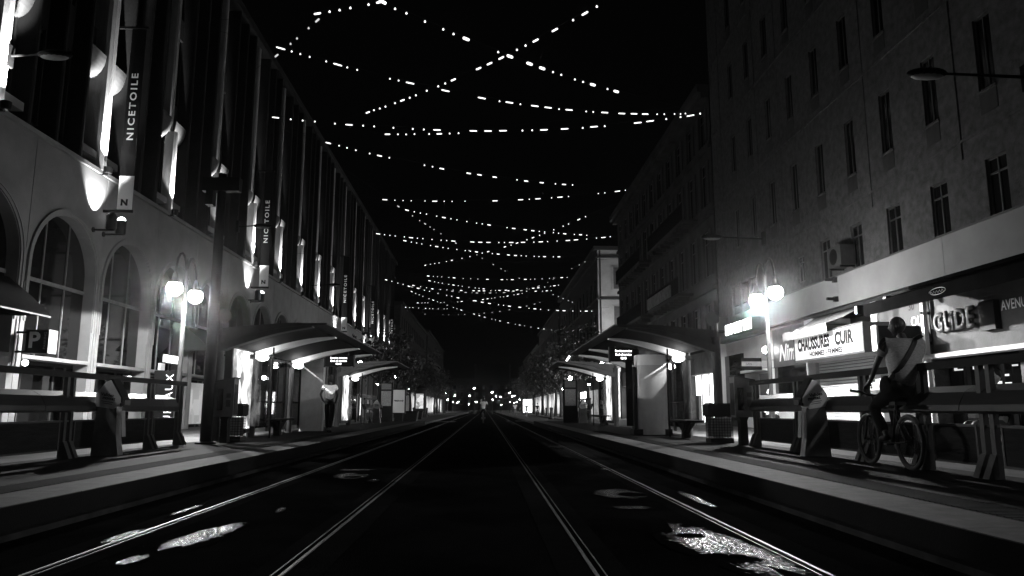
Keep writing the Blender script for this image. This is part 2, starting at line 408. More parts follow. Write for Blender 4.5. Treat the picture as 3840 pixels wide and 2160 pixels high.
STRINGS = [
 "-6.75,27.68,16.5,1 -6.23,27.49,16.49,0 -5.81,27.34,16.48,0 -5.36,27.18,16.49,0 -4.61,26.91,16.49,0 -4.15,26.74,16.5,1",
 "-4.04,26.71,16.5,1 -3.6,27.04,16.41,0 -3.19,27.34,16.4,0 -2.5,27.86,16.35,0 -1.8,28.4,16.32,0 -1.39,28.7,16.28,0 -0.88,29.08,16.27,1 0.48,30.11,16.23,0 1.0,30.5,16.23,1 1.9,31.17,16.23,1 2.5,31.62,16.24,1 3.03,32.02,16.26,0 3.44,32.33,16.28,0 4.14,32.86,16.31,0 4.57,33.18,16.34,0 5.09,33.57,16.38,1 5.9,34.17,16.45,0 6.4,34.56,16.5,1",
 "-6.3,37.65,16.5,1 -5.92,37.26,16.47,0 -5.56,36.88,16.41,0 -5.22,36.53,16.37,0 -4.66,35.96,16.32,0 -4.24,35.53,16.29,1 -3.83,35.1,16.25,0 -3.49,34.75,16.23,0 -2.91,34.15,16.21,0 -2.32,33.55,16.17,0 -1.97,33.19,16.16,0 -1.57,32.77,16.15,1 -0.38,31.54,16.14,1 0.11,31.04,16.14,1 0.62,30.52,16.16,1 1.28,29.84,16.21,0 1.63,29.47,16.22,0 2.03,29.06,16.24,1 2.77,28.3,16.32,1 3.44,27.61,16.39,0 3.86,27.18,16.44,1 4.27,26.75,16.5,0",
 "-9.36,31.34,16.5,1 -8.45,30.2,16.49,0 -8.05,29.69,16.48,0 -7.36,28.82,16.49,0 -6.87,28.21,16.5,1",
 "-8.99,30.64,16.5,1 -8.55,30.79,16.44,0 -8.2,30.9,16.38,0 -7.82,31.03,16.32,0 -7.14,31.26,16.23,0 -6.66,31.42,16.16,1 -6.26,31.55,16.1,0 -5.84,31.69,16.06,0 -4.43,32.17,15.88,0 -4.05,32.3,15.86,0 -3.54,32.47,15.82,1 -1.94,33.0,15.71,1 -0.24,33.57,15.62,1 0.61,33.86,15.6,0 1.09,34.02,15.61,1 1.63,34.2,15.61,0 2.35,34.44,15.63,1 3.02,34.66,15.65,1 3.58,34.85,15.66,0 4.1,35.03,15.7,1 5.0,35.33,15.76,0 5.37,35.45,15.79,0 5.99,35.66,15.85,1 6.92,35.97,15.94,1 7.6,36.2,16.03,1 8.23,36.41,16.11,1 8.91,36.64,16.21,0 9.32,36.77,16.27,0 9.92,36.98,16.38,0 10.27,37.09,16.43,0 10.56,37.19,16.5,0",
 "-11.2,37.94,16.26,1 -10.38,37.85,16.14,0 -9.73,37.77,16.05,0 -9.07,37.69,15.97,0 -7.99,37.57,15.82,0 -7.23,37.48,15.73,1 -6.48,37.39,15.66,0 -5.89,37.32,15.6,0 -4.87,37.2,15.49,0 -3.85,37.09,15.4,0 -3.27,37.02,15.35,0 -2.58,36.94,15.3,1 -0.69,36.72,15.19,1 0.07,36.63,15.16,1 0.84,36.54,15.15,1 1.84,36.42,15.13,0 2.34,36.36,15.13,0 2.94,36.29,15.13,1 3.99,36.17,15.15,1 4.91,36.07,15.18,0 5.48,36.0,15.22,1 6.02,35.94,15.24,0 7.68,35.74,15.36,1 8.3,35.67,15.43,1 9.11,35.58,15.52,0 9.82,35.49,15.6,0 10.32,35.44,15.66,1 10.8,35.38,15.75,0",
 "-5.67,40.81,16.5,1 -5.07,40.76,16.49,0 -4.6,40.73,16.48,0 -4.12,40.69,16.49,0 -3.28,40.62,16.48,0 -2.7,40.58,16.48,1 -2.11,40.53,16.49,0 -1.6,40.49,16.5,0",
 "-9.35,42.36,16.5,1 -8.77,42.65,16.45,0 -8.34,42.87,16.4,0 -7.86,43.12,16.35,0 -7.09,43.51,16.29,0 -6.53,43.79,16.25,1 -5.97,44.07,16.23,0 -3.9,45.12,16.13,0 -3.41,45.36,16.12,0 -2.84,45.65,16.09,1 -1.15,46.51,16.08,1 -0.45,46.86,16.1,1 0.55,47.37,16.12,1 2.06,48.13,16.19,0 2.69,48.45,16.21,1 3.79,49.0,16.28,1 4.78,49.51,16.37,0 5.41,49.83,16.43,1 6.05,50.15,16.5,0",
 "-7.61,54.37,16.5,1 -6.85,54.24,16.43,0 -6.22,54.12,16.38,0 -5.6,54.02,16.34,0 -4.56,53.83,16.28,0 -3.83,53.7,16.23,1 -3.12,53.58,16.2,0 -2.53,53.48,16.17,0 -1.57,53.31,16.14,0 0.64,52.92,16.08,1 2.51,52.59,16.09,1 3.14,52.48,16.1,0 3.76,52.37,16.11,1 4.75,52.19,16.14,0 5.35,52.09,16.17,1 5.96,51.98,16.2,0 8.08,51.61,16.33,0 8.54,51.52,16.36,0 9.43,51.37,16.44,1 9.98,51.27,16.5,0",
 "-6.26,57.3,16.5,1 -5.71,57.59,16.45,0 -5.25,57.83,16.41,0 -4.78,58.07,16.4,0 -3.99,58.49,16.35,0 -3.43,58.78,16.31,1 -2.87,59.08,16.29,0 -2.39,59.33,16.27,0 -1.59,59.75,16.24,0 -0.79,60.16,16.22,0 -0.32,60.41,16.22,0 0.25,60.71,16.21,1 1.78,61.51,16.19,0 2.36,61.82,16.2,1 3.37,62.34,16.22,1 4.05,62.7,16.23,1 4.63,63.0,16.25,0 5.12,63.26,16.27,0 5.93,63.68,16.31,0 6.41,63.93,16.32,0 6.99,64.24,16.35,1 7.91,64.72,16.41,0 8.5,65.03,16.46,1 9.11,65.35,16.5,0",
 "-6.82,56.24,16.5,1 -5.96,58.75,16.42,0 -5.5,60.11,16.38,0 -5.14,61.15,16.37,1 -4.79,62.17,16.35,0 -4.51,63.0,16.34,0 -4.0,64.49,16.32,0 -2.82,67.95,16.26,1 -1.64,71.42,16.29,1 -0.91,73.56,16.33,0 -0.38,75.11,16.29,0 0.79,78.54,16.31,1 1.69,81.16,16.35,1 2.17,82.57,16.36,0 4.03,88.04,16.5,1",
 "-9.69,65.51,16.5,1 -9.1,65.43,16.41,0 -8.61,65.37,16.34,0 -8.13,65.3,16.27,0 -7.3,65.19,16.17,0 -6.7,65.11,16.08,1 -6.12,65.04,16.02,0 -5.63,64.97,15.97,0 -4.81,64.86,15.88,0 -3.99,64.75,15.8,0 -3.49,64.69,15.75,0 -2.9,64.61,15.69,1 -1.21,64.38,15.57,1 -0.51,64.29,15.53,1 0.21,64.2,15.5,1 1.13,64.07,15.47,0 1.62,64.01,15.46,0 2.22,63.93,15.45,1 3.25,63.79,15.44,1 4.2,63.67,15.44,0 4.8,63.59,15.45,1 5.39,63.51,15.46,0 6.22,63.4,15.49,0 7.15,63.27,15.52,1 7.85,63.18,15.56,1 8.78,63.06,15.61,0 9.62,62.95,15.68,0 10.21,62.87,15.72,1 10.8,62.79,15.78,0",
 "-7.58,68.21,16.5,1 -7.0,68.47,16.44,0 -6.53,68.69,16.4,0 -6.06,68.9,16.36,0 -5.26,69.27,16.3,0 -4.69,69.53,16.26,1 -4.11,69.79,16.23,0 -3.63,70.01,16.2,0 -2.81,70.38,16.18,0 -2.01,70.75,16.15,0 -1.51,70.98,16.14,0 -0.93,71.24,16.13,1 0.63,71.95,16.12,0 1.21,72.21,16.13,1 2.25,72.69,16.15,1 2.96,73.01,16.17,1 3.55,73.28,16.21,0 4.06,73.51,16.23,0 4.9,73.9,16.29,0 5.4,74.13,16.31,0 5.99,74.39,16.36,1 6.94,74.83,16.44,0 7.54,75.1,16.5,1",
 "-6.63,80.21,16.5,1 -6.0,79.29,16.44,0 -5.48,78.53,16.37,0 -4.98,77.81,16.3,0 -4.13,76.57,16.21,0 -3.53,75.72,16.17,1 -2.43,74.11,16.06,0 -1.6,72.91,16.01,0 -0.36,71.11,15.99,0 0.22,70.27,15.96,1 1.77,68.02,15.95,1 2.32,67.21,15.94,0 2.84,66.46,15.97,1 3.68,65.25,16.01,0 4.18,64.52,16.04,1 4.71,63.74,16.08,0 5.11,63.17,16.14,0 5.82,62.14,16.19,0 6.52,61.13,16.27,0 6.92,60.54,16.31,0 7.65,59.48,16.43,1 8.12,58.8,16.5,0",
 "-6.81,86.88,16.5,1 -6.2,86.89,16.47,0 -5.72,86.9,16.45,0 -5.22,86.91,16.42,0 -4.37,86.93,16.36,0 -3.76,86.94,16.31,1 -2.67,86.96,16.25,0 -1.8,86.97,16.23,0 -0.94,86.99,16.19,0 0.19,87.01,16.17,1 1.91,87.04,16.15,1 2.52,87.06,16.16,0 3.15,87.07,16.16,1 4.7,87.1,16.21,1 5.33,87.11,16.23,0 5.84,87.12,16.25,0 6.71,87.13,16.29,0 7.59,87.15,16.34,0 8.11,87.16,16.39,0 9.06,87.18,16.46,1 9.72,87.19,16.5,0",
 "-6.9,90.21,16.5,1 -6.3,90.48,16.42,0 -5.84,90.69,16.37,0 -5.38,90.9,16.33,0 -4.58,91.27,16.25,0 -4.02,91.52,16.21,1 -3.43,91.79,16.17,0 -2.94,92.01,16.13,0 -2.12,92.39,16.08,0 -1.33,92.75,16.06,0 -0.85,92.97,16.04,0 -0.26,93.24,16.02,1 1.76,94.16,15.98,1 2.92,94.69,16.03,1 3.59,95.0,16.05,1 5.34,95.79,16.15,0 6.56,96.35,16.25,1 7.5,96.78,16.34,0 8.08,97.04,16.42,1 8.69,97.32,16.5,0",
 "-11.2,82.86,15.31,1 -10.53,82.61,15.11,0 -9.83,82.36,14.87,0 -9.21,82.13,14.69,0 -8.53,81.88,14.44,1 -7.49,81.5,14.15,1 -6.76,81.23,13.9,0 -6.18,81.02,13.75,0 -5.22,80.67,13.47,0 -4.25,80.31,13.2,0 -3.69,80.11,13.07,0 -3.0,79.86,12.87,1 -1.12,79.17,12.45,1 -0.37,78.89,12.26,1 0.4,78.61,12.09,1 1.37,78.26,11.91,0 1.9,78.06,11.82,0 2.51,77.84,11.7,1 3.59,77.44,11.54,1 4.54,77.09,11.38,0 5.14,76.87,11.3,1 5.72,76.66,11.23,0 6.52,76.37,11.11,0 7.43,76.04,11.03,1 8.08,75.8,10.98,1 8.96,75.48,10.91,0 9.71,75.2,10.86,0 10.27,74.99,10.84,1 10.8,74.8,10.82,0",
 "-9.21,93.76,16.5,1 -8.28,93.72,16.34,0 -7.52,93.68,16.19,0 -6.79,93.65,16.05,1 -5.75,93.6,15.96,0 -4.94,93.56,15.93,0 -4.15,93.52,15.88,0 -3.12,93.48,15.84,1 -1.54,93.4,15.8,1 -0.86,93.37,15.78,1 -0.22,93.34,15.78,1 0.65,93.3,15.8,0 1.24,93.27,15.83,0 2.55,93.21,15.86,1 3.98,93.14,15.9,1 5.22,93.09,16.06,0 6.03,93.05,16.11,1 6.67,93.02,16.16,1 7.49,92.98,16.26,0 8.22,92.95,16.37,0 8.72,92.92,16.42,1 9.23,92.9,16.5,0",
 "-9.92,98.78,16.5,1 -9.42,99.32,16.33,0 -8.98,99.79,16.21,0 -8.53,100.26,16.09,0 -7.76,101.08,15.88,0 -7.22,101.66,15.77,1 -6.67,102.24,15.62,0 -6.24,102.71,15.57,0 -5.4,103.6,15.33,0 -4.55,104.51,15.14,0 -4.08,105.02,15.04,0 -3.48,105.66,14.93,1 -1.68,107.57,14.61,1 -0.92,108.39,14.48,1 -0.14,109.22,14.37,1 0.93,110.35,14.22,0 1.49,110.96,14.17,0 2.18,111.69,14.1,1 3.44,113.04,13.98,1 4.61,114.28,13.9,0 5.32,115.04,13.87,1 6.11,115.88,13.84,0 7.2,117.05,13.78,0 8.45,118.38,13.74,1 9.43,119.42,13.73,1 10.8,120.89,13.73,0",
 "-11.2,103.73,15.04,1 -10.75,104.79,15.14,0 -10.38,105.69,15.25,0 -9.72,107.25,15.41,0 -8.86,109.31,15.63,1 -8.36,110.5,15.77,0 -7.95,111.46,15.88,0 -7.25,113.15,16.09,0 -6.46,115.02,16.34,0 -6.04,116.02,16.5,0",
 "-10.07,109.65,16.5,1 -9.41,109.22,16.44,0 -8.94,108.91,16.42,0 -8.49,108.62,16.38,0 -6.01,107.0,16.22,0 -4.0,105.7,16.12,0 -3.42,105.32,16.13,1 -1.7,104.2,16.07,1 -0.39,103.35,16.14,1 0.26,102.92,16.18,1 0.83,102.55,16.2,0 1.27,102.27,16.22,0 2.02,101.78,16.28,0 2.47,101.49,16.27,0 3.01,101.14,16.32,1 3.88,100.57,16.4,0 4.41,100.22,16.44,1 4.95,99.87,16.5,0",
 "-11.2,136.98,18.27,1 -7.59,131.64,17.52,0 -6.47,129.99,17.29,0 -4.68,127.34,17.01,0 -3.56,125.69,16.83,1 -1.1,122.05,16.49,0 -0.22,120.75,16.44,1 1.06,118.86,16.33,1 2.26,117.08,16.26,1 3.71,114.94,16.24,1 5.22,112.71,16.32,1 6.19,111.26,16.33,1 7.29,109.64,16.41,1 8.01,108.58,16.5,0",
 "-9.9,94.73,16.5,0 -9.46,94.58,16.43,1 -8.5,94.26,16.24,1 -5.9,93.38,15.93,0 -4.2,92.8,15.63,1 -3.35,92.52,15.5,0 -2.51,92.23,15.39,1 -1.71,91.96,15.32,0 -1.09,91.76,15.26,1 -0.18,91.45,15.2,0 0.55,91.2,15.18,1 1.29,90.95,15.16,0 2.27,90.62,15.15,1 3.24,90.29,15.2,0 4.36,89.91,15.3,1 5.32,89.59,15.45,0 6.43,89.21,15.74,1 7.53,88.84,16.16,0 8.16,88.63,16.5,0",
 "6.43,69.98,11.76,0 7.14,72.03,11.88,0 7.8,73.92,11.97,1 8.59,76.2,12.1,0 9.21,78.01,12.19,1",
 "9.44,80.03,16.21,1 8.81,68.6,14.39,1 8.45,62.05,13.38,1",
]# ================================================================== SETTING
XL, XR = -11.7, 11.0
PZ = 0.24
# sky backdrop is the dark world; ground sheet reaches the horizon
def gsheet(name, x0, x1, y0, y1, z, m):
    mb = MB(); mb.quad((x0,y0,z),(x1,y0,z),(x1,y1,z),(x0,y1,z)); return struct(mb.build(name, m))
gsheet('ground', -500, 500, -200, 1400, -0.004, asphalt)
gsheet('road', -3.72, 3.04, -30, 400, 0.0, asphalt)
bed = MB()
for a, b in ((-3.02, -2.55), (-1.42, -0.98), (0.45, 0.89), (1.86, 2.33)):
    bed.quad((a,-30,.004),(b,-30,.004),(b,400,.004),(a,400,.004))
struct(bed.build('road_rail_bed', trackbed))
# platforms with a stone edge and the white strip on it
for side, xe, xb in ((-1, -3.72, -6.75), (1, 3.04, 5.95)):
    mb = MB(); a, b = sorted((xe, xb))
    mb.box(a, b, -12, 47, -0.02, PZ)
    p = struct(mb.build('platform', paving))
    e = MB(); w = 0.57
    y = -12.0
    first = None
    i = 0
    while y < 46.9:                                   # edge stones, one by one
        L = 1.2
        if first is None:
            e.box(min(xe, xe+side*w), max(xe, xe+side*w), 0, L-0.012, 0.0, 0.008)
            first = e.mesh('edge_stone', edge_white)
        inst('edge_stone', first, p, (-side*0.012, y, PZ))
        y += L; i += 1
    st = MB()
    for k in range(int(58/0.075)):                    # tactile ribs behind the edge
        yy = -11 + k*0.075
        if yy > 26: break
        x0 = xe+side*0.62; x1 = xe+side*1.02
        st.box(min(x0,x1), max(x0,x1), yy, yy+0.035, PZ, PZ+0.006)
    t = st.build('tactile_ribs', paving, p); t['kind'] = 'stuff'
    kb = MB(); kb.box(min(xe,xe-side*0.10), max(xe,xe-side*0.10), -12, 47, -0.01, 0.05)
    struct(kb.build('kerb', kerb_m))
# ramps at the far end of the platforms, pavements
for side, a, b in ((-1, -13.2, -6.75), (1, 5.95, 13.2)):
    mb = MB(); mb.box(a, b, -14, 400, -0.02, PZ-0.03); struct(mb.build('pavement', pavement_m))
for side, a, b in ((-1, -6.75, -3.85), (1, 3.2, 5.95)):
    mb = MB(); mb.box(a, b, 47.3, 400, -0.02, 0.12); struct(mb.build('pavement', pavement_m))
for x0, x1, y0 in ((-3.6, -2.0, 50.2), (2.2, 5.2, 53.2), (-6.4, -3.9, 62.5), (3.3, 6.9, 63.5)):
    mb = MB(); mb.quad((x0,y0,.126),(x1,y0,.126),(x1,y0+3.0,.126),(x0,y0+3.0,.126)); struct(mb.build('crossing_paving', pavement_m))

# tram rails: two steel strips with a groove between
def rail(x, inner, label):
    t = thing('tram_rail', label, 'rail', (x, 0, 0), group='grooved tram rails in the road')
    a, b, c = (-.012, .010, .05) if inner > 0 else (-.010, .012, -.05)
    h = MB()
    def strip(mb, x0, x1, z0, z1):
        ys = [-20 + 4*k for k in range(12)] + [28 + 10*k for k in range(38)]
        for y0, y1 in zip(ys, ys[1:]): mb.box(x0, x1, y0, y1, z0, z1)
    s1 = MB(); strip(s1, a, b, 0.0, .012); s1.build('rail_head', steel, t)
    s2 = MB()
    if inner > 0: strip(s2, .052, .060, 0.0, .010)
    else: strip(s2, -.060, -.052, 0.0, .010)
    s2.build('rail_lip', steel, t)
    g = MB()
    if inner > 0: strip(g, .013, .051, -.002, .006)
    else: strip(g, -.051, -.013, -.002, .006)
    g.build('rail_groove', groove, t)
rail(-2.77, 1, 'leftmost tram rail, nearest the left platform edge')
rail(-1.22, -1, 'tram rail left of the middle of the street, right rail of the left track')
rail(0.68, 1, 'tram rail just right of the middle of the street, left rail of the right track')
rail(2.08, -1, 'rightmost tram rail, running past the wet patches by the right platform')

# wet patches on the asphalt (a film of water with ragged edges and dry islands)
def wet_patch(cx, cy, rx, ry, rot, seed, holes=()):
    rnd = random.Random(seed); n = 56
    ph = [rnd.uniform(0, 2*PI) for _ in range(5)]; am = [.22, .15, .12, .09, .07]
    def R(t): return 1 + sum(am[k]*math.sin((k+2)*t+ph[k]) for k in range(5)) + rnd.uniform(-.04, .04)
    pts = []
    for i in range(n):
        t = 2*PI*i/n; r = R(t); x, y = rx*r*math.cos(t), ry*r*math.sin(t)
        pts.append((cx+x*math.cos(rot)-y*math.sin(rot), cy+x*math.sin(rot)+y*math.cos(rot)))
    mb = MB(); NR = 14
    def inside(x, y):
        for hx, hy, hr, hs in holes:
            dx, dy = (x-hx)/hr, (y-hy)/(hr*hs)
            d = math.hypot(dx, dy); a = math.atan2(dy, dx)
            if d < 1+.18*math.sin(3*a+hx*9)+.1*math.sin(5*a): return False
        return True
    for k in range(NR):
        for i in range(n):
            j = (i+1) % n; r0, r1 = k/NR, (k+1)/NR
            q = [(cx+(p[0]-cx)*r, cy+(p[1]-cy)*r, .008) for p, r in ((pts[i], r0), (pts[i], r1), (pts[j], r1), (pts[j], r0))]
            m = (sum(c[0] for c in q)/4, sum(c[1] for c in q)/4)
            if inside(*m): mb.face(q if k else [q[0], q[1], q[2]])
    o = struct(mb.build('water', wet))
    at = o.data.attributes.new('film', 'FLOAT', 'POINT')
    for i, v in enumerate(o.data.vertices):
        x, y = v.co.x-cx, v.co.y-cy
        lx, ly = (x*math.cos(-rot)-y*math.sin(-rot))/rx, (x*math.sin(-rot)+y*math.cos(-rot))/ry
        f = 1-math.hypot(lx, ly)
        for hx, hy, hr, hs in holes: f = min(f, .9*(math.hypot((v.co.x-hx)/hr, (v.co.y-hy)/(hr*hs))-1))
        at.data[i].value = max(0.0, min(.55, f*1.1))
    return o
wet_patch(-2.22, 6.2, .17, .75, -.12, 3)
wet_patch(-2.33, 5.25, .08, .22, 0, 4)
wet_patch(-2.95, 7.75, .05, .5, 0, 5)
wet_patch(-2.85, 6.2, .07, .4, 0, 6)
wet_patch(-2.02, 7.7, .05, .25, .1, 8)
wet_patch(-2.0, 11.5, .3, .6, .1, 9, holes=((-1.95, 11.3, .1, 1.2),))
wet_patch(-2.1, 12.6, .35, .2, .1, 10)
wet_patch(-1.55, 10.75, .1, .25, 0, 11)
wet_patch(1.6, 9.0, .34, .62, .0, 12, holes=((1.72, 8.9, .14, 1.2),))
wet_patch(1.5, 7.75, .22, .16, .0, 13)
wet_patch(1.72, 5.6, .30, 1.3, .12, 14, holes=((1.62, 5.12, .19, .8), (1.62, 6.05, .10, .9), (1.74, 6.55, .07, .9)))
wet_patch(2.35, 8.5, .08, .9, 0, 15)
wet_patch(2.0, 12.6, .1, .3, 0, 16)
wet_patch(1.9, 20.0, .25, .6, 0, 17)

# ================================================================== LEFT: SHOPPING ARCADE WITH RIBBED UPPER FLOORS
BAY = 3.69
MALL_Y0, MALL_Y1 = -12.0, 96.0
mall = thing('shopping_arcade', 'long pale concrete building on the left with round arches below a ribbed upper wall', 'building', (XL, 42, PZ-.03))
def bay_meshes():
    R, ZS, ZT, ZB = 1.6, 4.72, 8.0, PZ-.03
    D = 0.42; N = 22; hw = BAY/2-.012
    mb = MB()
    arc = [(-R*math.cos(PI*i/N), ZS+R*math.sin(PI*i/N)) for i in range(N+1)]
    top = [(-hw + 2*hw*i/N, ZT) for i in range(N+1)]
    for i in range(N):
        mb.quad((0,arc[i][0],arc[i][1]), (0,top[i][0],ZT), (0,top[i+1][0],ZT), (0,arc[i+1][0],arc[i+1][1]))
        mb.quad((0,arc[i][0],arc[i][1]), (0,arc[i+1][0],arc[i+1][1]), (-D,arc[i+1][0],arc[i+1][1]), (-D,arc[i][0],arc[i][1]))
    for s in (-1, 1):
        y0, y1 = sorted((s*R, s*hw))
        mb.quad((0,y0,ZB),(0,y1,ZB),(0,y1,ZS),(0,y0,ZS))
        mb.face([(0,s*R,ZS),(0,s*hw,ZS),(0,s*hw,ZT)])
        mb.quad((0,s*R,ZB),(0,s*R,ZS),(-D,s*R,ZS),(-D,s*R,ZB))
        mb.quad((0,s*hw,ZB),(0,s*hw,ZT),(-D,s*hw,ZT),(-D,s*hw,ZB))
    mb.quad((0,-hw,ZT),(0,hw,ZT),(-D,hw,ZT),(-D,-hw,ZT))
    panel = mb.mesh('arch_panel', concrete)
    av = MB()
    for r0, r1, dx in ((1.62, 1.70, .035), (1.70, 1.78, .06)):
        prev = None
        for i in range(N+1):
            t = PI*i/N
            p = [(dx, -r0*math.cos(t), ZS+r0*math.sin(t)), (dx, -r1*math.cos(t), ZS+r1*math.sin(t)),
                 (-.01, -r1*math.cos(t), ZS+r1*math.sin(t)), (-.01, -r0*math.cos(t), ZS+r0*math.sin(t))]
            if prev:
                for k in range(4):
                    k2 = (k+1) % 4; av.quad(prev[k], prev[k2], p[k2], p[k])
            prev = p
        for s in (-1, 1):
            a, b = sorted((s*r0, s*r1)); av.box(-.01, dx, a, b, 3.2 if dx < .05 else 3.9, ZS)
    arch = av.mesh('archivolt', concrete)
    fill = MB().box(0.0, .03, -hw+.012, -hw+.10, 1.9, 4.2).mesh('pier_moulding', concrete)
    fr = MB(); X = -.32
    for y in (-.56, .56):
        zt = ZS+math.sqrt(R*R-y*y)
        fr.box(X-.05, X+.03, y-.02, y+.02, 2.36, zt)
    fr.box(X-.05, X+.04, -R, R, 4.34, 4.44)
    frame = fr.mesh('window_frame', frame_l)
    sl = MB(); sl.box(-.45, .03, -R+.004, R-.004, 2.26, 2.36)
    sill = sl.mesh('window_sill', concrete)
    pn = MB()
    for i in range(N):
        pn.quad((X,arc[i][0],2.36),(X,arc[i+1][0],2.36),(X,arc[i+1][0],arc[i+1][1]),(X,arc[i][0],arc[i][1]))
    pane = pn.mesh('window_pane', dark_glass)
    return panel, arch, fill, frame, sill, pane
BM = bay_meshes()
bays = [20.80 + BAY*k for k in range(-8, 21)]
for y in bays:
    L = (XL, y, 0)
    for nm, me in zip(('arch_panel', 'archivolt', 'pier_moulding', 'window_frame', 'window_sill', 'window_pane'), BM):
        inst(nm, me, mall, L, world=True)
        if nm == 'pier_moulding': inst(nm, me, mall, (L[0], L[1]+BAY-.136, 0), world=True)
ya, yb = bays[0]-BAY/2, bays[-1]+BAY/2
mb = MB(); mb.box(XL-.5, XL+.07, ya, yb, 8.02, 8.14); mb.build('cornice', concrete, mall, world=True)
mb = MB(); mb.box(XL-1.1, XL-.43, ya, yb, 2.2, 2.36); mb.build('soffit', concrete_d, mall, world=True)
mb = MB(); mb.box(XL-14, XL-.55, ya, yb, 8.14, 19.6); mb.box(XL-14, XL-1.15, ya, yb, PZ-.03, 8.14)
mb.build('wall', concrete_d, mall, world=True)
mb = MB(); mb.box(XL-14.2, XL+.12, ya-.1, yb+.1, 19.6, 20.0); mb.build('roof_edge', concrete_d, mall, world=True)
# ground floor shop fronts set back under the arches
sf = MB()
for y in bays:
    sf.box(XL-1.02, XL-.98, y-1.6, y+1.6, PZ-.03, 2.2)
sf.build('shop_glazing', dark_glass, mall, world=True)
mu = MB(); mu.box(XL-.97, XL-.93, -.03, .03, PZ-.03, 2.2)
mu_me = MB().box(-.97, -.93, -.03, .03, PZ-.03, 2.2).mesh('shop_mullion', frame_d)
for y in bays:
    for dy in (-1.57, 0, 1.57): inst('shop_mullion', mu_me, mall, (XL, y+dy, 0), world=True)
# ribs and windows of the upper floors
RIB = 1.225
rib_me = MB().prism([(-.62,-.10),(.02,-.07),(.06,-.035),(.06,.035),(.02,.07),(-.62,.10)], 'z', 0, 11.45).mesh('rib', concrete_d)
fin_me = MB().prism([(-.62,-.2),(-.10,-.2),(.02,-.18),(.10,-.10),(.085,-.02),(.06,0),(.085,.02),(.10,.10),(.02,.18),(-.10,.2),(-.62,.2)], 'z', 0, 11.45).mesh('lit_rib', fin_m)  # uplit ribs paler, others darker: part of the light is in the colour
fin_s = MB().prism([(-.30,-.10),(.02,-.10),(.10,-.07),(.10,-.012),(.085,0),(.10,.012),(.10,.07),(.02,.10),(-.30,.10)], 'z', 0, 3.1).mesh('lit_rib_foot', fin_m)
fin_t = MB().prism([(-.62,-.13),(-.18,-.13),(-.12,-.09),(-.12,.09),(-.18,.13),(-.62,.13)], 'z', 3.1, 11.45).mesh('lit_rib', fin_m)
win_me = MB().box(-.53,-.49,-.44,.44,.45,3.0).mesh('window_pane', dark_win)
fr_me = MB().box(-.54,-.44,-.5,-.44,.4,10.7).box(-.54,-.44,.44,.5,.4,10.7).box(-.54,-.40,-.44,.44,3.15,4.5).box(-.54,-.4,-.44,.44,7.25,8.1).mesh('window_frame', concrete_d)
# curved window head and sloping sill beside a lit rib
hd = MB(); N = 8; prev = None
for i in range(N+1):
    t = PI/2*i/N; x = -.50+.46*math.sin(t)*1.0; z = 3.6-.75*math.cos(t)
    p = ((x, -.47, z), (x, .47, z))
    if prev: hd.quad(prev[0], prev[1], p[1], p[0])
    prev = p
hd_me = hd.mesh('window_hood', mat('hood_concrete', .06, .85, var=.25, ns=2, bump=.2, bs=20))
sl_me = MB().box(-.52, -.05, -.47, .47, .30, .52).mesh('window_ledge', concrete)
ANCH = 22.15 - RIB*28
ribs = []
k = 0
while True:
    y = ANCH + RIB*k
    if y > yb-.3: break
    if y > ya+.3:
        lit = (k % 4 == 0)
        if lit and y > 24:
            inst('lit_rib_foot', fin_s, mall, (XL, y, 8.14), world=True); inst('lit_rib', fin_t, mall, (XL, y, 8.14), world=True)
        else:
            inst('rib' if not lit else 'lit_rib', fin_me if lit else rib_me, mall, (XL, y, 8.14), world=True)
        for dz in (0, 4.1, 7.75): inst('window_pane', win_me, mall, (XL, y+RIB/2, 8.14+dz), world=True)
        inst('window_frame', fr_me, mall, (XL, y+RIB/2, 8.14), world=True)
        if lit or k % 4 == 3:
            inst('window_hood', hd_me, mall, (XL, y+RIB/2, 8.14), world=True)
            inst('window_ledge', sl_me, mall, (XL, y+RIB/2, 8.14), world=True)
        if lit: ribs.append(y)
    k += 1
# lit shops under the arches
lit_shop = emat('lit_shop', 8.0, var=0.75, ns=2.2)
lit_shop2 = emat('lit_shop_bright', 14.0, var=0.5, ns=1.2)
lit_dim = emat('lit_shop_dim', 0.5, var=0.9, ns=3.0)
def shop_window(y0, y1, z0, z1, x, m, parent, name='shop_window'):
    mb = MB(); mb.box(min(x, x+.02), max(x, x+.02), y0, y1, z0, z1); return mb.build(name, m, parent, world=True)
shop_window(39.6, 40.8, .25, 2.2, XL-.5, lit_shop2, mall)
shop_window(41.4, 43.7, .25, 2.2, XL-.5, lit_shop2, mall)
shop_window(36.2, 38.6, .35, 2.1, XL-.9, lit_dim, mall)
shop_window(32.6, 34.9, .35, 2.1, XL-.9, emat('lit_curtains', .45, var=.6, ns=1.5), mall)
shop_window(47.5, 49.6, .35, 2.1, XL-.9, lit_dim, mall)
shop_window(55.0, 57.0, .35, 2.1, XL-.9, lit_shop, mall)
shop_window(62.3, 64.4, .35, 2.1, XL-.9, lit_dim, mall)
shop_window(69.6, 71.8, .35, 2.1, XL-.9, lit_shop, mall)
shop_window(77.1, 79.3, .35, 2.1, XL-.9, lit_shop, mall)
shop_window(18.1, 18.5, .35, 2.1, XL-.9, lit_shop, mall)
shop_window(16.6, 17.6, .35, 2.1, XL-.9, lit_dim, mall)

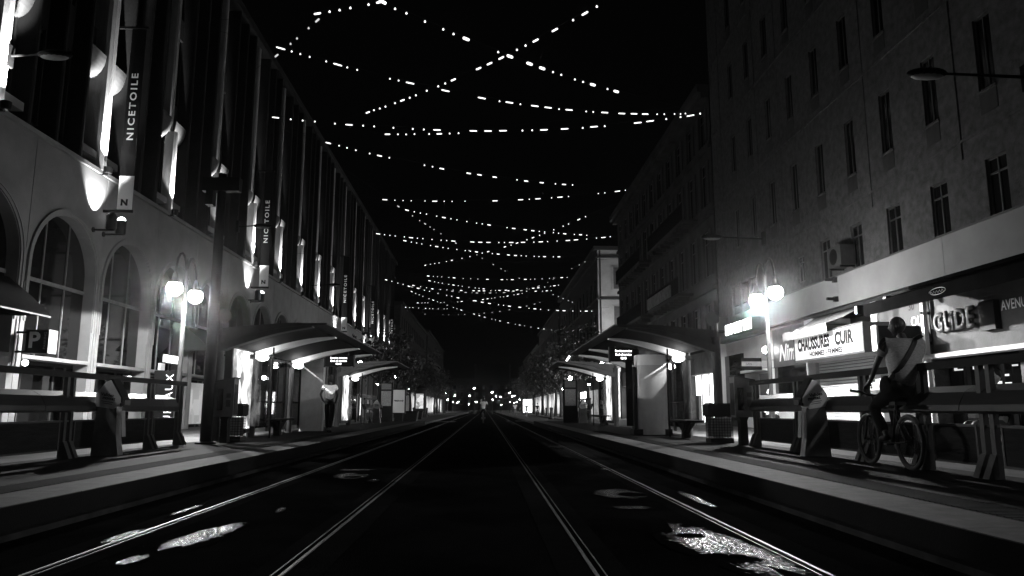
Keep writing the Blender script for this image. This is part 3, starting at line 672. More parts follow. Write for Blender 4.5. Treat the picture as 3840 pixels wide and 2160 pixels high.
# ================================================================== RIGHT: NEAR BLOCK
near = thing('apartment_block', 'tall stucco block on the right, rows of small dark windows above a white band', 'building', (XR, 14, PZ-.03))
NY0, NY1, NZ1 = -12.0, 34.85, 24.5
opens = []; wins = []
cols_y = [15.25 + 2.07*k for k in range(-13, 9)]
for i, y in enumerate(cols_y):
    if y < 24.5: opens.append((y-.34, y+.34, 5.12, 6.5)); wins.append((y, 5.12, .68, 1.38, 0))
    for z0, h in ((8.05, 1.75), (11.52, 1.72), (15.0, 1.7), (18.5, 1.6), (21.6, 1.4)):
        opens.append((y-.28, y+.28, z0, z0+h)); wins.append((y, z0, .56, h, 1))
opens.append((25.2, 25.75, 5.4, 6.35)); wins.append((25.47, 5.4, .55, .95, 0))
for y in (29.95, 31.0, 32.2): pass
tri = [(29.62, 30.62), (30.78, 31.78), (31.94, 32.94)]
for a, b in tri: opens.append((a, b, 5.1, 6.45)); wins.append(((a+b)/2, 5.1, b-a, 1.35, 2))
wall_open(MB(), XR, 1, 0, 1, 0, 1, [], .1)
mb = wall_open(MB(), XR+.15, 1, NY0, NY1, 4.1, NZ1, opens, .09)
mb.quad((XR+.15,NY1,4.1),(XR+14,NY1,4.1),(XR+14,NY1,NZ1),(XR+.15,NY1,NZ1))
mb.quad((XR+.15,NY0,NZ1),(XR+14,NY0,NZ1),(XR+14,NY1,NZ1),(XR+.15,NY1,NZ1))
mb.quad((XR+.15,NY0,0),(XR+14,NY0,0),(XR+14,NY0,NZ1),(XR+.15,NY0,NZ1))
mb.build('wall', stucco, near, world=True)
mb = MB(); mb.box(XR-.25, XR+.4, NY0, NY1+.1, NZ1-.35, NZ1); mb.build('cornice', stucco, near, world=True)
WM = {}
def win_meshes(w, h, style):
    k = (round(w,2), round(h,2), style)
    if k in WM: return WM[k]
    f = MB(); t = .05
    f.box(.05,.085,-w/2,-w/2+t,0,h); f.box(.05,.085,w/2-t,w/2,0,h); f.box(.05,.085,-w/2+t,w/2-t,0,t); f.box(.05,.085,-w/2+t,w/2-t,h-t,h)
    if style == 1: f.box(.052,.082,-.02,.02,t,h-t)
    if style == 2: f.box(.052,.082,-w/2+t,w/2-t,.42,.46)
    if style == 0: f.box(.052,.082,-.02,.02,t,h-t); f.box(.052,.082,-w/2+t,w/2-t,h*.72,h*.72+.04)
    p = MB().quad((.075,-w/2+t,t),(.075,w/2-t,t),(.075,w/2-t,h-t),(.075,-w/2+t,h-t))
    sp = MB().box(-.012,.004,-w/2,w/2,-.54,-.06)
    s2 = MB().box(-.05,.0,-w/2-.03,w/2+.03,-.06,-.0)
    WM[k] = (f.mesh('window', frame_d if style != 2 else stucco), p.mesh('pane', dark_win if style != 2 else dark_win), sp.mesh('spandrel', shutter_m), s2.mesh('sill', stucco))
    return WM[k]
def place_window(root, X, y, z, w, h, style):
    f, p, sp, sl = win_meshes(w, h, style)
    o = inst('window', f, root, (X, y, z), world=True)
    inst('pane', p, o)
    if style == 1:
        inst('spandrel', sp, root, (X, y, z), world=True); inst('sill', sl, root, (X, y, z), world=True)
    return o
for y, z, w, h, st in wins:
    if y < 9 and z > 12: continue
    place_window(near, XR+.15, y, z, w, h, st)
mb = MB()
for z in (7.15, 10.75, 14.3, 17.8): mb.box(XR+.12, XR+.15, NY0, NY1, z, z+.07)
for y in (9.0, 16.3, 20.4, 26.6, 28.9, 33.4): mb.box(XR+.125, XR+.15, y, y+.05, 6.75, NZ1-.5)
mb.build('string_course', stucco, near, world=True)
ys = [NY0, -4.2, 1.1, 6.4, 11.7, 17.0, 22.34, 28.2]
for a, b in zip(ys, ys[1:]):
    mb = MB(); mb.box(XR-.10, XR+.15, a+.008, b-.008, 4.12, 5.06); mb.build('fascia_panel', band_m, near, world=True)
mb = MB(); mb.box(XR-.13, XR+.15, NY0, 28.25, 5.06, 5.10); mb.build('coping', frame_d, near, world=True)
# ground-floor shell of the near block
mb = MB()
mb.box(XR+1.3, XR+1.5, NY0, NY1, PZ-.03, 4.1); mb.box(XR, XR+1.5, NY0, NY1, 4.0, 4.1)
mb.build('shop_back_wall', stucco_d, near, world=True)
piers = [(-4.4,-4.0),(1.0,1.4),(6.3,6.7),(11.0,11.25),(17.95,18.15),(20.42,20.72),(24.52,25.2),(28.35,28.7),(34.5,34.85)]
for a, b in piers:
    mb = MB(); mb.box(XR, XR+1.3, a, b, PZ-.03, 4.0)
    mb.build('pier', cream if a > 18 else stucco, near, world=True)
# roller shutters: one slat after another
slat_me = MB().prism([(0,-.001),(.022,.010),(.026,.042),(.022,.068),(0,.076)], 'y', 0, 1).mesh('slat', mat('slat_paint', .75, .6, var=.12, ns=3))
def shutter(root, y0, y1, z0, z1, x, name='roller_shutter'):
    p = bpy.data.objects.new(name, MB().box(x+.03, x+.05, y0, y1, z0, z1).mesh(name, frame_d, shift=tuple(root.location))); COL.objects.link(p); p.parent = root
    z = z0
    while z < z1-.05:
        o = inst('slat', slat_me, p, (x-root.location.x+.03, y0-root.location.y, z-root.location.z)); o.scale = (-1, y1-y0, 1)
        z += .093
    return p
shutter(near, 20.72, 24.52, PZ-.03, 2.5, XR+.12)
shutter(near, 11.25, 15.1, PZ-.03, 2.1, XR+.18)
shutter(near, 6.7, 11.0, PZ-.03, 2.6, XR+.18)
shutter(near, 1.4, 6.3, PZ-.03, 2.6, XR+.18)
# ---------- shop fronts of the near block (parts of the building)
# grey shop front with the block letters
mb = MB(); mb.box(XR+.02, XR+.2, 11.25, 17.95, 2.3, 4.0); fas = mb.build('shop_fascia', mat('fascia_grey', .06, .7, var=.4, ns=1.3, bump=.2, bs=20), near, world=True)
mb = MB(); mb.box(XR-.22, XR+.2, 11.25, 17.95, 2.2, 2.298); mb.build('shop_ledge', white_paint, near, world=True)
text('GLiDE', mat('block_letter_face', .10, .5, var=.2), near, (XR-.04, 16.9, 3.05), STREET, width=1.5, height=.50, depth=.06, bold=.025, name='lettering')
mb = MB(); mb.box(XR-.12, XR+.02, 15.42, 15.92, 2.68, 3.32); mb.build('sign_panel', black, near, world=True)
text('AVENUE', sign_white, near, (XR+.015, 14.93, 3.17), STREET, width=.88, height=.22, bold=.012, name='lettering')
mb = MB(); mb.box(XR+.35, XR+.39, 15.3, 17.9, .5, 2.15); mb.build('shop_window', dark_glass, near, world=True)
mb = MB(); mb.box(XR+.25, XR+.4, 15.1, 15.3, PZ-.03, 2.2); mb.box(XR+.25, XR+.4, 16.6, 16.66, .5, 2.2); mb.box(XR+.2, XR+.4, 15.1, 17.95, .3, .5); mb.build('shop_window_frame', frame_d, near, world=True)
disp = MB(); rnd = random.Random(5)
for k in range(26):
    y = rnd.uniform(15.5, 17.7); z = .9+.2*rnd.randint(0, 5); w = rnd.uniform(.05, .22)
    disp.box(XR+.335, XR+.348, y, y+w, z, z+rnd.uniform(.03, .12))
d = disp.build('display_goods', emat('lit_goods', .7, sample=False), near, world=True); d['kind'] = 'stuff'
# doorway with number
mb = MB(); mb.box(XR+.05, XR+.2, 18.15, 20.42, 2.45, 4.0); mb.build('door_fascia', mat('door_panel_grey', .014, .7, var=.25), near, world=True)
text('30', sign_black, near, (XR+.045, 18.75, 3.62), STREET, height=.2, name='house_number')
text('OLE', sign_white, near, (XR+.045, 18.5, 3.22), STREET, width=.62, height=.24, name='lettering')
mb = MB(); mb.box(XR+.3, XR+.36, 18.15, 20.42, PZ-.03, 2.45); mb.build('door', frame_d, near, world=True)
# dark shop with slanting script sign
mb = MB(); mb.box(XR+.1, XR+.2, 25.2, 28.35, 2.55, 4.0); mb.build('shop_fascia', mat('fascia_dark', .05, .6, var=.4, ns=2), near, world=True)
text('Nimo', sign_white, near, (XR+.08, 26.75, 3.05), STREET, width=1.9, height=.62, bold=.03, slant=.35, name='lettering')
mb = MB(); mb.sphere((XR+.02, 27.0, 3.62), .1); mb.sphere((XR+.02, 26.45, 3.62), .1); mb.build('spotlight_ball', grey_metal, near, smooth=True, world=True)
mb = MB(); mb.box(XR+.12, XR+.16, 25.2, 28.35, 1.55, 2.55); mb.build('shop_window', dark_glass, near, world=True)
mb = MB(); mb.box(XR-.02, XR+.2, 25.2, 28.35, 1.42, 1.55); mb.box(XR, XR+.2, 25.2, 28.35, PZ-.03, 1.1); mb.build('shop_ledge', white_paint, near, world=True)
mb = MB(); mb.box(XR+.2, XR+.24, 25.25, 28.3, 1.1, 1.42); mb.build('shop_window', lit_dim, near, world=True)
# pale entrance under a wall light
mb = MB(); mb.box(XR+.3, XR+.4, 28.7, 34.5, PZ-.03, 4.0); mb.build('entrance_wall', cream, near, world=True)
mb = MB(); mb.box(XR+.24, XR+.3, 29.35, 30.3, PZ-.03, 2.4); mb.build('entrance_door', frame_d, near, world=True)
mb = MB(); mb.box(XR+.1, XR+.3, 29.2, 32.2, 2.5, 2.62); mb.build('entrance_canopy', cream, near, world=True)
mb = MB(); mb.box(XR+.2, XR+.3, 32.2, 34.5, PZ-.03, 3.4); mb.build('shop_window', dark_glass, near, world=True)

# three lit sign boxes under the triple window
for a, b in tri:
    t = thing('light_box', 'white lit sign box under the %s of the three tall windows' % ('nearest' if a < 30 else 'middle one' if a < 31.5 else 'farthest'), 'sign', (XR, (a+b)/2, 4.2), group='lit boxes under the triple window')
    MB().box(-.22, .15, -.5, .5, 0, .5).build('box', frame_d, t)
    MB().box(-.235, -.221, -.47, .47, .03, .47).build('lit_face', emat('lit_box', 6.0), t)
# oval wall light
t = thing('wall_light', 'oval glowing wall light above the pale entrance, right of the twin street lamp', 'lamp', (XR, 28.5, 3.25))
MB().sphere((-.12, 0, 0), .17, sc=(.8, 1.25, .8)).build('shade', emat('lit_wall_light', 60.0), t, smooth=True)
MB().box(-.05, .0, -.1, .1, -.1, .1).build('base', frame_d, t)

# ================================================================== RIGHT: SECOND BLOCK WITH BALCONIES
b2 = thing('balcony_building', 'dark old building with shutters and balconies beyond the plain stucco block', 'building', (XR, 48, PZ-.03))
BY0, BY1, BZ1 = 34.87, 60.85, 17.0
opens = []; wins2 = []
for k in range(11):
    y = 36.2 + 2.35*k
    for z0, h in ((4.55, 1.6), (7.5, 2.3), (11.1, 2.2), (14.3, 1.7)):
        opens.append((y-.45, y+.45, z0, z0+h)); wins2.append((y, z0, .9, h))
mb = wall_open(MB(), XR+.1, 1, BY0, BY1, 4.0, BZ1, opens, .09)
mb.quad((XR+.1,BY1,0),(XR+14,BY1,0),(XR+14,BY1,BZ1),(XR+.1,BY1,BZ1)); mb.quad((XR+.1,BY0,BZ1),(XR+14,BY0,BZ1),(XR+14,BY1,BZ1),(XR+.1,BY1,BZ1))
mb.build('wall', stucco_d, b2, world=True)
mb = MB(); mb.box(XR-.5, XR+.3, BY0, BY1+.4, 16.7, 17.1); mb.box(XR-.3, XR+.1, BY0, BY1+.2, 16.4, 16.7); mb.build('cornice', stucco_d, b2, world=True)
mb = MB()
for z in (6.7, 10.4, 13.8): mb.box(XR-.05, XR+.1, BY0, BY1, z, z+.22)
mb.build('string_course', stucco_d, b2, world=True)
sh_me = {}
for y, z, w, h in wins2:
    place_window(b2, XR+.1, y, z, w, h, 0)
    kk = round(h, 2)
    if kk not in sh_me:
        s = MB()
        s.box(-.05, -.002, -.22, .22, 0, h)
        for q in range(int(h/.16)): s.box(-.065, -.05, -.18, .18, .06+.16*q, .15+.16*q)
        sh_me[kk] = s.mesh('shutter', shutter_m)
    if y < 56:
        for sg in (-1, 1): inst('shutter', sh_me[kk], b2, (XR+.1, y+sg*(w/2+.24), z), world=True)
for y0, y1, z in ((38.9, 46.2, 6.95), (37.6, 46.0, 10.65), (48.5, 57.5, 6.95), (48.5, 57.5, 10.65)):
    mb = MB(); mb.box(XR-.75, XR+.1, y0, y1, z, z+.14)
    for k in range(int((y1-y0)/1.0)): mb.box(XR-.65, XR+.1, y0+.3+k*1.0, y0+.45+k*1.0, z-.25, z)
    sl = mb.build('balcony', stucco_d, b2, world=True)
    rl = MB(); rl.box(XR-.75, XR-.71, y0, y1, z+1.0, z+1.05)
    for k in range(int((y1-y0)/.14)+1): rl.box(XR-.745, XR-.715, y0+.14*k, y0+.14*k+.02, z+.14, z+1.0)
    o = rl.build('railing', dark_metal); o.parent = sl; o.data.transform(Matrix.Translation(-b2.location))
    o['kind'] = 'stuff'
mb = MB(); mb.box(XR-.86, XR-.78, 40.2, 46.0, 7.1, 7.75); mb.build('sign_board', mat('board_grey', .16, .8, var=.5, ns=4), b2, world=True)
mb = MB(); mb.box(XR+1.2, XR+1.4, BY0, BY1, PZ-.03, 4.0); mb.box(XR, XR+1.4, BY0, BY1, 3.85, 4.0); mb.build('shop_back_wall', stucco_d, b2, world=True)
for a, b in ((34.87,35.4),(40.6,41.1),(46.5,47),(52.2,52.8),(60.2,60.85)):
    mb = MB(); mb.box(XR, XR+1.2, a, b, PZ-.03, 3.85); mb.build('pier', stucco_d, b2, world=True)
shop_window(41.1, 45.4, .3, 3.4, XR+.5, lit_shop2, b2)
shop_window(37.0, 40.5, .3, 2.75, XR+.5, emat('lit_shop_white', 7.0, var=.25, ns=.9), b2)
shop_window(47.0, 52.0, .3, 2.6, XR+.5, lit_dim, b2)
shop_window(52.8, 60.0, .3, 2.6, XR+.5, lit_shop, b2)
mb = MB(); mb.box(XR+.1, XR+.3, 35.4, 60.2, 2.75, 3.85); mb.build('shop_fascia', mat('fascia_b2', .12, .7, var=.6, ns=1.0), b2, world=True)
for y in (37.9, 39.2, 42.6, 44.0):
    mb = MB(); mb.box(XR+.42, XR+.48, y, y+.07, .3, 2.75); mb.build('shop_mullion', frame_d, b2, world=True)
mb = MB(); mb.box(XR+.3, XR+.45, 37.4, 38.4, .3, 1.3); mb.box(XR+.3, XR+.45, 39.4, 39.9, .3, 1.7); mb.box(XR+.3,XR+.45,42.9,43.6,.3,1.2); mb.build('shop_stand', frame_d, b2, world=True)

# ================================================================== RIGHT: CORNER BUILDING, its gable lit from the side street
cb = thing('corner_building', 'corner building with a pale lit end wall across the side street on the right', 'building', (XR+.3, 90, PZ-.03))
CX = XR+.35
mb = wall_open(MB(), CX, 1, 74, 112, PZ-.03, 17.0, [(76+3*k-.5, 76+3*k+.5, z, z+2) for k in range(12) for z in (5, 8.6, 12.2)], .25)
mb.build('wall', mat('shaded_corner_wall', .02, .9, var=.3), cb, world=True)  # shade of the street face put into its colour; the gable stays pale
g = MB(); g.box(CX+.01, CX+14, 74, 74.3, PZ-.03, 17.0); g.build('gable_wall', cream, cb, world=True)
mb = MB()
for z, t, p in ((17.0,.35,.4),(16.2,.15,.15),(11.9,.16,.14),(7.55,.16,.14)): mb.box(CX-p, CX+14, 74-p, 112, z, z+t)
mb.build('string_course', mat('course_stone', .05, .85, var=.2), cb, world=True)
for z in (9.0, 5.0, 13.0):
    f = MB(); f.box(12.75, 13.9, 73.93, 73.998, z-.1, z+2.3); o = f.build('window', cream, cb, world=True)
    s = MB(); s.box(12.95, 13.7, 73.90, 73.929, z, z+2.2)
    for q in range(11): s.box(12.98, 13.67, 73.885, 73.899, z+.1+.19*q, z+.2+.19*q)
    s2 = s.build('shutter', frame_l); s2.parent = o; s2.data.transform(Matrix.Translation(-cb.location))
mb = MB(); mb.tube((CX+.25, 73.9, PZ), (CX+.25, 73.9, 17), .06); mb.build('drainpipe', frame_d, cb, world=True)
shop_window(75, 82, .4, 2.9, CX-.02, lit_dim, cb)
shop_window(84, 89, .4, 2.9, CX-.02, lit_shop, cb)
shop_window(92, 97, .4, 2.9, CX-.02, lit_shop2, cb)
shop_window(101, 108, .4, 2.9, CX-.02, lit_shop, cb)
# farther blocks
def block(x0, x1, y0, y1, h, label, lit):
    t = thing('street_block', label, 'building', ((x0 if x0 > 0 else x1), (y0+y1)/2, PZ-.03))
    X = x0 if x0 > 0 else x1; s = 1 if x0 > 0 else -1
    op = [(y-.55, y+.55, z, z+1.9) for y in [y0+2+3.1*k for k in range(int((y1-y0-3)/3.1))] for z in (5.2, 8.7, 12.2) if z+2 < h]
    mb = wall_open(MB(), X, s, y0, y1, 3.6, h, op, .3); mb.box(min(X+s*.3, X+s*12), max(X+s*.3, X+s*12), y0, y1, 3.6, h)
    mb.quad((X,y0,3.6),(X+s*.3,y0,3.6),(X+s*.3,y0,h),(X,y0,h))
    mb.build('wall', stucco_d, t, world=True)
    MB().box(min(X+s*.9, X+s*12), max(X+s*.9, X+s*12), y0, y1, PZ-.03, 3.6).build('ground_floor', stucco_d, t, world=True)
    MB().box(min(X-s*.35, X+s*12), max(X-s*.35, X+s*12), y0-.2, y1+.2, h, h+.4).build('cornice', stucco_d, t, world=True)
    rnd = random.Random(int(y0*7+x0))
    y = y0+.5
    while y < y1-4:
        w = rnd.uniform(2.4, 4.6)
        if rnd.random() < lit:
            shop_window(y, y+w, .4, rnd.uniform(2.4, 3.2), X+s*.85, rnd.choice((lit_dim, lit_shop, lit_shop2)), t)
        pr = MB(); pr.box(min(X, X+s*.85), max(X, X+s*.85), y+w+.1, y+w+.6, PZ-.03, 3.6); pr.build('pier', cream, t, world=True)
        y += w+.7
    return t
block(-24, -11.9, 104, 150, 15.5, 'dark street block just beyond the ribbed building on the left', .9)
block(-24, -12.1, 156, 215, 17, 'farthest dark street block on the left, behind the trees', .9)
block(11.6, 24, 118, 160, 16.5, 'dark street block beyond the corner building on the right', .9)
block(12.0, 24, 166, 230, 15, 'farthest dark street block on the right, behind the trees', .9)
t = thing('church_tower', 'dark tall building closing the far end of the street', 'building', (2, 420, -.1))
mb = MB(); mb.box(-26, 34, 0, 14, 0, 17); mb.build('wall', concrete_d, t)
mb = MB(); mb.box(-27, 35, -.5, 14.5, 17, 18); mb.box(-8, 12, 0, 12, 18, 26); mb.build('roof', concrete_d, t)
w_me = MB().box(0, 1.6, -.06, -.01, 0, 2.2).mesh('window', dark_win)
for k in range(14):
    for z in (4, 8, 12): inst('window', w_me, t, (-24+4.1*k, 0, z))
# ================================================================== STREET LAMPS
def twin_lamp(x, y, label, group='twin street lamps with hooded globes', gm=None, pw=1.0):
    t = thing('street_lamp', label, 'street lamp', (x, y, PZ-.03), group=group)
    H = 4.62
    MB().lathe([(.13,0),(.13,.25),(.09,.35),(.075,.9),(.065,1.0),(.055,H-.5),(.05,H)], n=14).build('pole', grey_metal, t, smooth=True)
    MB().lathe([(.0,0),(.05,0),(.03,.12),(.012,.3)], (0,0,H), 10, False).build('finial', dark_metal, t, smooth=True)
    for s in (-1, 1):
        pts = []
        for k in range(9):
            a = PI*k/8
            pts.append((0, s*(.36-.36*math.cos(a)), H-.25+.62*math.sin(a)))
        pts.append((0, s*.72, H-.25))
        MB().path(pts, [.03]*8+[.025,.02], 8).build('arm', dark_metal, t, smooth=True)
        MB().lathe([(.03,.34),(.06,.30),(.09,.16),(.13,.10),(.17,.03),(.16,.03),(.12,.09),(.05,.2)], (0, s*.72, H-.55), 18, False).build('hood', dark_metal, t, smooth=True)
        MB().sphere((0, s*.72, H-.66), .205, 18, 12).build('globe', gm or globe_e, t, smooth=True)
        lamp('SPOT', 'reflector_beam', STREET_W*pw, (0, s*.72, H-.875), t, target=(0, s*.72, 0), size=.03, spot=math.radians(179), blend=.06)
    return t
twin_lamp(-8.3, 20.62, 'glowing twin-globe street lamp in front of the round arches on the left', pw=.55)
twin_lamp(8.0, 20.75, 'glowing twin-globe street lamp by the white band and lit boxes on the right', gm=emat('lit_globe_right', 200), pw=.5)
twin_lamp(8.0, 5.9, 'twin-globe street lamp outside the frame on the near right', gm=emat('lit_globe_near', 8), pw=.022)
twin_lamp(-8.3, 5.9, 'twin-globe street lamp outside the frame on the near left', gm=emat('lit_globe_near', 8), pw=.016)
def globe_lamp(x, y, label, z=3.9, r=.2, group='globe lamps far down the street'):
    t = thing('globe_lamp', label, 'street lamp', (x, y, .1), group=group)
    H = z-.1
    MB().lathe([(.1,0),(.09,.3),(.06,.5),(.045,H-.2)], n=10).build('pole', grey_metal, t, smooth=True)
    MB().lathe([(.05,.18),(.12,.12),(.22,-.02),(.2,-.02)], (0,0,H), 12, False).build('hood', dark_metal, t, smooth=True)
    MB().sphere((0,0,H), r, 12, 8).build('globe', far_e, t, smooth=True)
    return t
for x, y, z, lb in ((-8.26, 49.6, 3.9, 'globe lamp on the left just past the far shelter and its glass panels'),
    (7.89, 50.3, 3.9, 'globe lamp on the right seen through the far shelter beside the pale end wall'),
    (-9.6, 104, 3.2, 'globe lamp above the left advertising panel, among leaves'),
    (-7.44, 140.8, 3.9, 'globe lamp over the pavement left of the tracks beyond the trees'),
    (-3.4, 166, 3.9, 'left one of the lamps beside the far end of the left track'),
    (-2.0, 170, 2.6, 'low lamp nearest the left rail at the far end of the street'),
    (-1.9, 131.6, 4.6, 'highest lamp near the left rail at the far end of the street'),
    (1.24, 131.5, 3.9, 'lamp straight behind the distant cyclist'),
    (2.5, 172.7, 3.9, 'bright lamp just right of the distant cyclist'),
    (3.84, 184.2, 3.9, 'lamp second from the left in the cluster right of the tracks'),
    (2.42, 237, 3.9, 'faintest lamp in the cluster right of the tracks'),
    (4.9, 150, 4.2, 'lamp on a thin post right of the lamp cluster'),
    (6.1, 160, 3.8, 'lamp by the first tree trunks on the right'),
    (12.1, 163.5, 3.6, 'small lamp beside the white lit panel on the right'),
    (8.2, 72, 3.9, 'added globe lamp among the leaves right of the three walkers'), (-8.4, 71, 3.9, 'added globe lamp among the leaves by the dark advertising column'),  # two lamps added to brighten the far pavements
    (-7.6, 190, 4.4, 'farthest left lamp against the dark end of the street'), (7.4, 205, 4.4, 'farthest right lamp against the dark end of the street'),
    (-5.2, 240, 2.6, 'tiny low light left of the far rails'), (5.6, 262, 2.4, 'tiny low light right of the far rails'), (-.6, 300, 4.6, 'tiny high light over the far end of the tracks')):
    globe_lamp(x, y, lb, z, .2 if y < 80 else .15)
# lamp lighting the pale end wall of the corner building, in the side street
t = globe_lamp(15.0, 66.5, 'side-street lamp hidden behind the balcony building, lighting the pale end wall', 4.2, .25)
t.children[-1].data.materials[0] = emat('side_globe', 1100)

far_lab = ['first','second','third','fourth','fifth','sixth','seventh','eighth','ninth']
for s, sx in ((-1, -8.6), (1, 8.4)):
    for k in range(9):
        y = 60.5 + 23.5*k
        globe_lamp(sx + .25*math.sin(k*2.1), y, 'small globe lamp between the tree trunks, %s along the %s pavement from the shelters' % (far_lab[k], 'left' if s < 0 else 'right'), 3.0+.25*math.sin(k*1.7), .13, 'small lamps between the tree trunks')
# wall-mounted street lights, switched off, on long arms
def wall_lamp(xw, y, z, s, L, label):
    t = thing('wall_street_light', label, 'street light', (xw, y, z), group='unlit street lights on wall arms')
    MB().tube((0,0,-.02), (s*(L-.4),0,.03), .035, .028, 8).build('arm', dark_metal, t, smooth=True)
    MB().box(min(0,s*.12), max(0,s*.12), -.1, .1, -.3, .25).build('bracket', dark_metal, t)
    MB().sphere((s*L,0,.03), .42, 16, 8, (1.0,.42,.26)).build('lamp_head', dark_metal, t, smooth=True)
    MB().sphere((s*L,0,-.03), .34, 14, 6, (1,.42,.2)).build('lens', frame_l, t, smooth=True)
wall_lamp(XR+.12, 28.56, 7.71, -1, 2.15, 'unlit street light on an arm from the stucco block, left of its first lamp beams')
wall_lamp(XR+.12, 13.96, 7.72, -1, 2.15, 'dark unlit street light at the right edge, on an arm from the stucco wall')
wall_lamp(XL, 17.4, 9.5, 1, 1.15, 'dark unlit street light crossing the bright rib at the top left corner')
wall_lamp(XL, 34.4, 9.45, 1, 1.2, 'unlit street light beside the second hanging banner on the left')
wall_lamp(XL, 49.3, 9.13, 1, 1.6, 'unlit street light between the second and third banners on the left')

# ================================================================== FACADE UPLIGHTS, BANNERS, SPOTLIGHTS
up_lens = emat('uplight_lens', 25.0, sample=False)
ordw = ['leftmost','second','third','fourth','fifth','sixth','seventh','eighth','ninth','tenth','eleventh','twelfth','thirteenth','fourteenth','fifteenth','sixteenth','seventeenth','eighteenth']
vis = [y for y in ribs if 15 < y < 92]
for i, y in enumerate(vis):
    t = thing('facade_uplight', '%s uplight from the left on the ledge below the ribbed wall' % ordw[i], 'floodlight', (XL+.22, y, 8.06), group='uplights along the ledge')
    MB().lathe([(.06,-.02),(.11,.0),(.12,.14),(.125,.18),(.105,.18),(.09,.1)], n=12, caps=False).build('housing', black, t, smooth=True)
    MB().box(-.26,-.02,-.03,.03,-.06,.0).build('bracket', black, t)
    MB().lathe([(0,.12),(.10,.12)], n=12, caps=False).build('lens', up_lens, t)
    near_f = 1.0
    lamp('SPOT', 'uplight_beam', UPLIGHT_W*(1.0 if y < 24 else 1.2), (.16, -.10, .2), t, target=(-.10, .0, 1.0), size=.04, spot=math.radians(42 if y < 24 else 30), blend=.9)

def banner(y, label, lit=True, ledge_light=True):
    t = thing('hanging_banner', label, 'banner', (XL+.34, y, 7.0), group='vertical banners on the ribbed building')
    MB().box(.06,.50,-.012,.012,1.08,5.95).build('banner_cloth', sign_black, t)
    MB().box(.06,.50,-.014,.014,.02,1.08).build('banner_foot', sign_white, t)
    MB().box(-.35,.54,-.03,.03,5.95,6.03).build('top_bracket', black, t)
    MB().box(-.35,.54,-.03,.03,-.08,.0).build('bottom_bracket', dark_metal, t)
    text('NICETOILE', sign_white, t, (t.location.x+.27, t.location.y-.016, t.location.z+3.34), UPWARD, width=2.2, height=.21, depth=.004, bold=.02, spacing=1.35)
    text('N', sign_black, t, (t.location.x+.27, t.location.y-.018, t.location.z+.24), CAMERA, width=.21, height=.21, depth=.004, bold=.06)
    return t
def twin_spot(y, label):
    t = thing('twin_spotlight', label, 'spotlight', (XL, y, 6.2), group='pairs of cylinder spotlights under the banners')
    for k, dy in enumerate((-.30, .30)):
        MB().tube((0,dy,.06), (.62,dy,.06), .03, n=8).tube((0,dy,.06),(.03,dy,.06),.08,n=10).build('arm', black, t, smooth=True)
        MB().lathe([(.13,.06),(.145,.1),(.145,.42),(.15,.48),(.13,.48),(.11,.4)], (.52,dy,0), 14, False).build('housing', black, t, smooth=True)
        MB().sphere((.52,dy,.47), .125, 12, 8, (1,1,1.1)).build('lens', black if k == 0 else emat('spot_lens', 14.0, sample=False), t, smooth=True)
    lamp('SPOT', 'wash_beam', SPOT_W, (.34, -.40, .50), t, target=(.0, -.36, 1.2), size=.04, spot=math.radians(84), blend=.6)
    lamp('SPOT', 'banner_beam', SPOT_W*.5, (.52, -.36, .62), t, target=(.5, .2, 3.4), size=.04, spot=math.radians(34), blend=.6)
    return t
for y, lb in ((22.5, 'nearest hanging banner with white upright letters on black, white foot'),
              (37.0, 'second banner from the left, its letters dim, between bright ribs'),
              (58.4, 'third banner from the left, letters small but bright'),
              (72.9, 'fourth banner from the left, narrow with bright letters'),
              (88.0, 'farthest banner, a thin strip at the end of the ribbed building')):
    banner(y, lb)
for y, lb in ((22.3, 'pair of cylinder spotlights under the nearest banner'), (36.8, 'pair of cylinder spotlights under the second banner'),
              (58.2, 'pair of cylinder spotlights under the third banner'), (72.7, 'pair of cylinder spotlights under the fourth banner'),
              (87.8, 'pair of cylinder spotlights under the farthest banner')):
    twin_spot(y, lb)

# ================================================================== STRING LIGHTS ACROSS THE STREET
tube_me = MB().lathe([(.0,-.19),(.045,-.17),(.055,-.12),(.055,.12),(.045,.17),(0,.19)], n=8, caps=False).mesh('tube_light', bulb_e)
drop_me = MB().lathe([(.0,-.05),(.055,-.045),(.06,-.01),(.025,.06),(.0,.07)], n=8, caps=False).mesh('drop_light', bulb_e)
tube_d = tube_me.copy(); tube_d.materials.clear(); tube_d.materials.append(bulb_dim)
drop_d = drop_me.copy(); drop_d.materials.clear(); drop_d.materials.append(bulb_dim)
SL = ['top string rising from the left edge of the sky to the big bright tube','string running down to the right from the big bright tube at the top','string climbing to the upper right and crossing the brightest one',
 'faint short string rising from the ribbed roof at upper left','thin string of sparse dashes sinking from upper left to the far right','nearly level string from the ribbed building to the stucco block',
 'short level string just under the level one, left of the middle','string sinking right below the two level ones, alone in the dark','level string of short dashes under a wide dark gap',
 'thick string of close lights sinking to the right, middle of the sky','faint thin string slanting steeply down to the right','sagging string that starts left of the thick ones and lifts at the right',
 'second thick string of close lights, just below the sagging one','string rising to the upper right through the two thick ones','thin sagging string of small dots, under the rising one',
 'first bright string of the low cluster, short and close-set','long string of the low cluster that drifts down to the lit end wall','level thin string in the middle of the low cluster',
 'lowest string, slanting down to the right by itself','short level string at the lower left of the cluster','string rising right through the low cluster',
 'faint lowest level string that lifts at the right','very fine far string in the middle of the cluster','tiny faint string left of the lit end wall','three faint dashes rising beside the roofline left of the lit end wall']
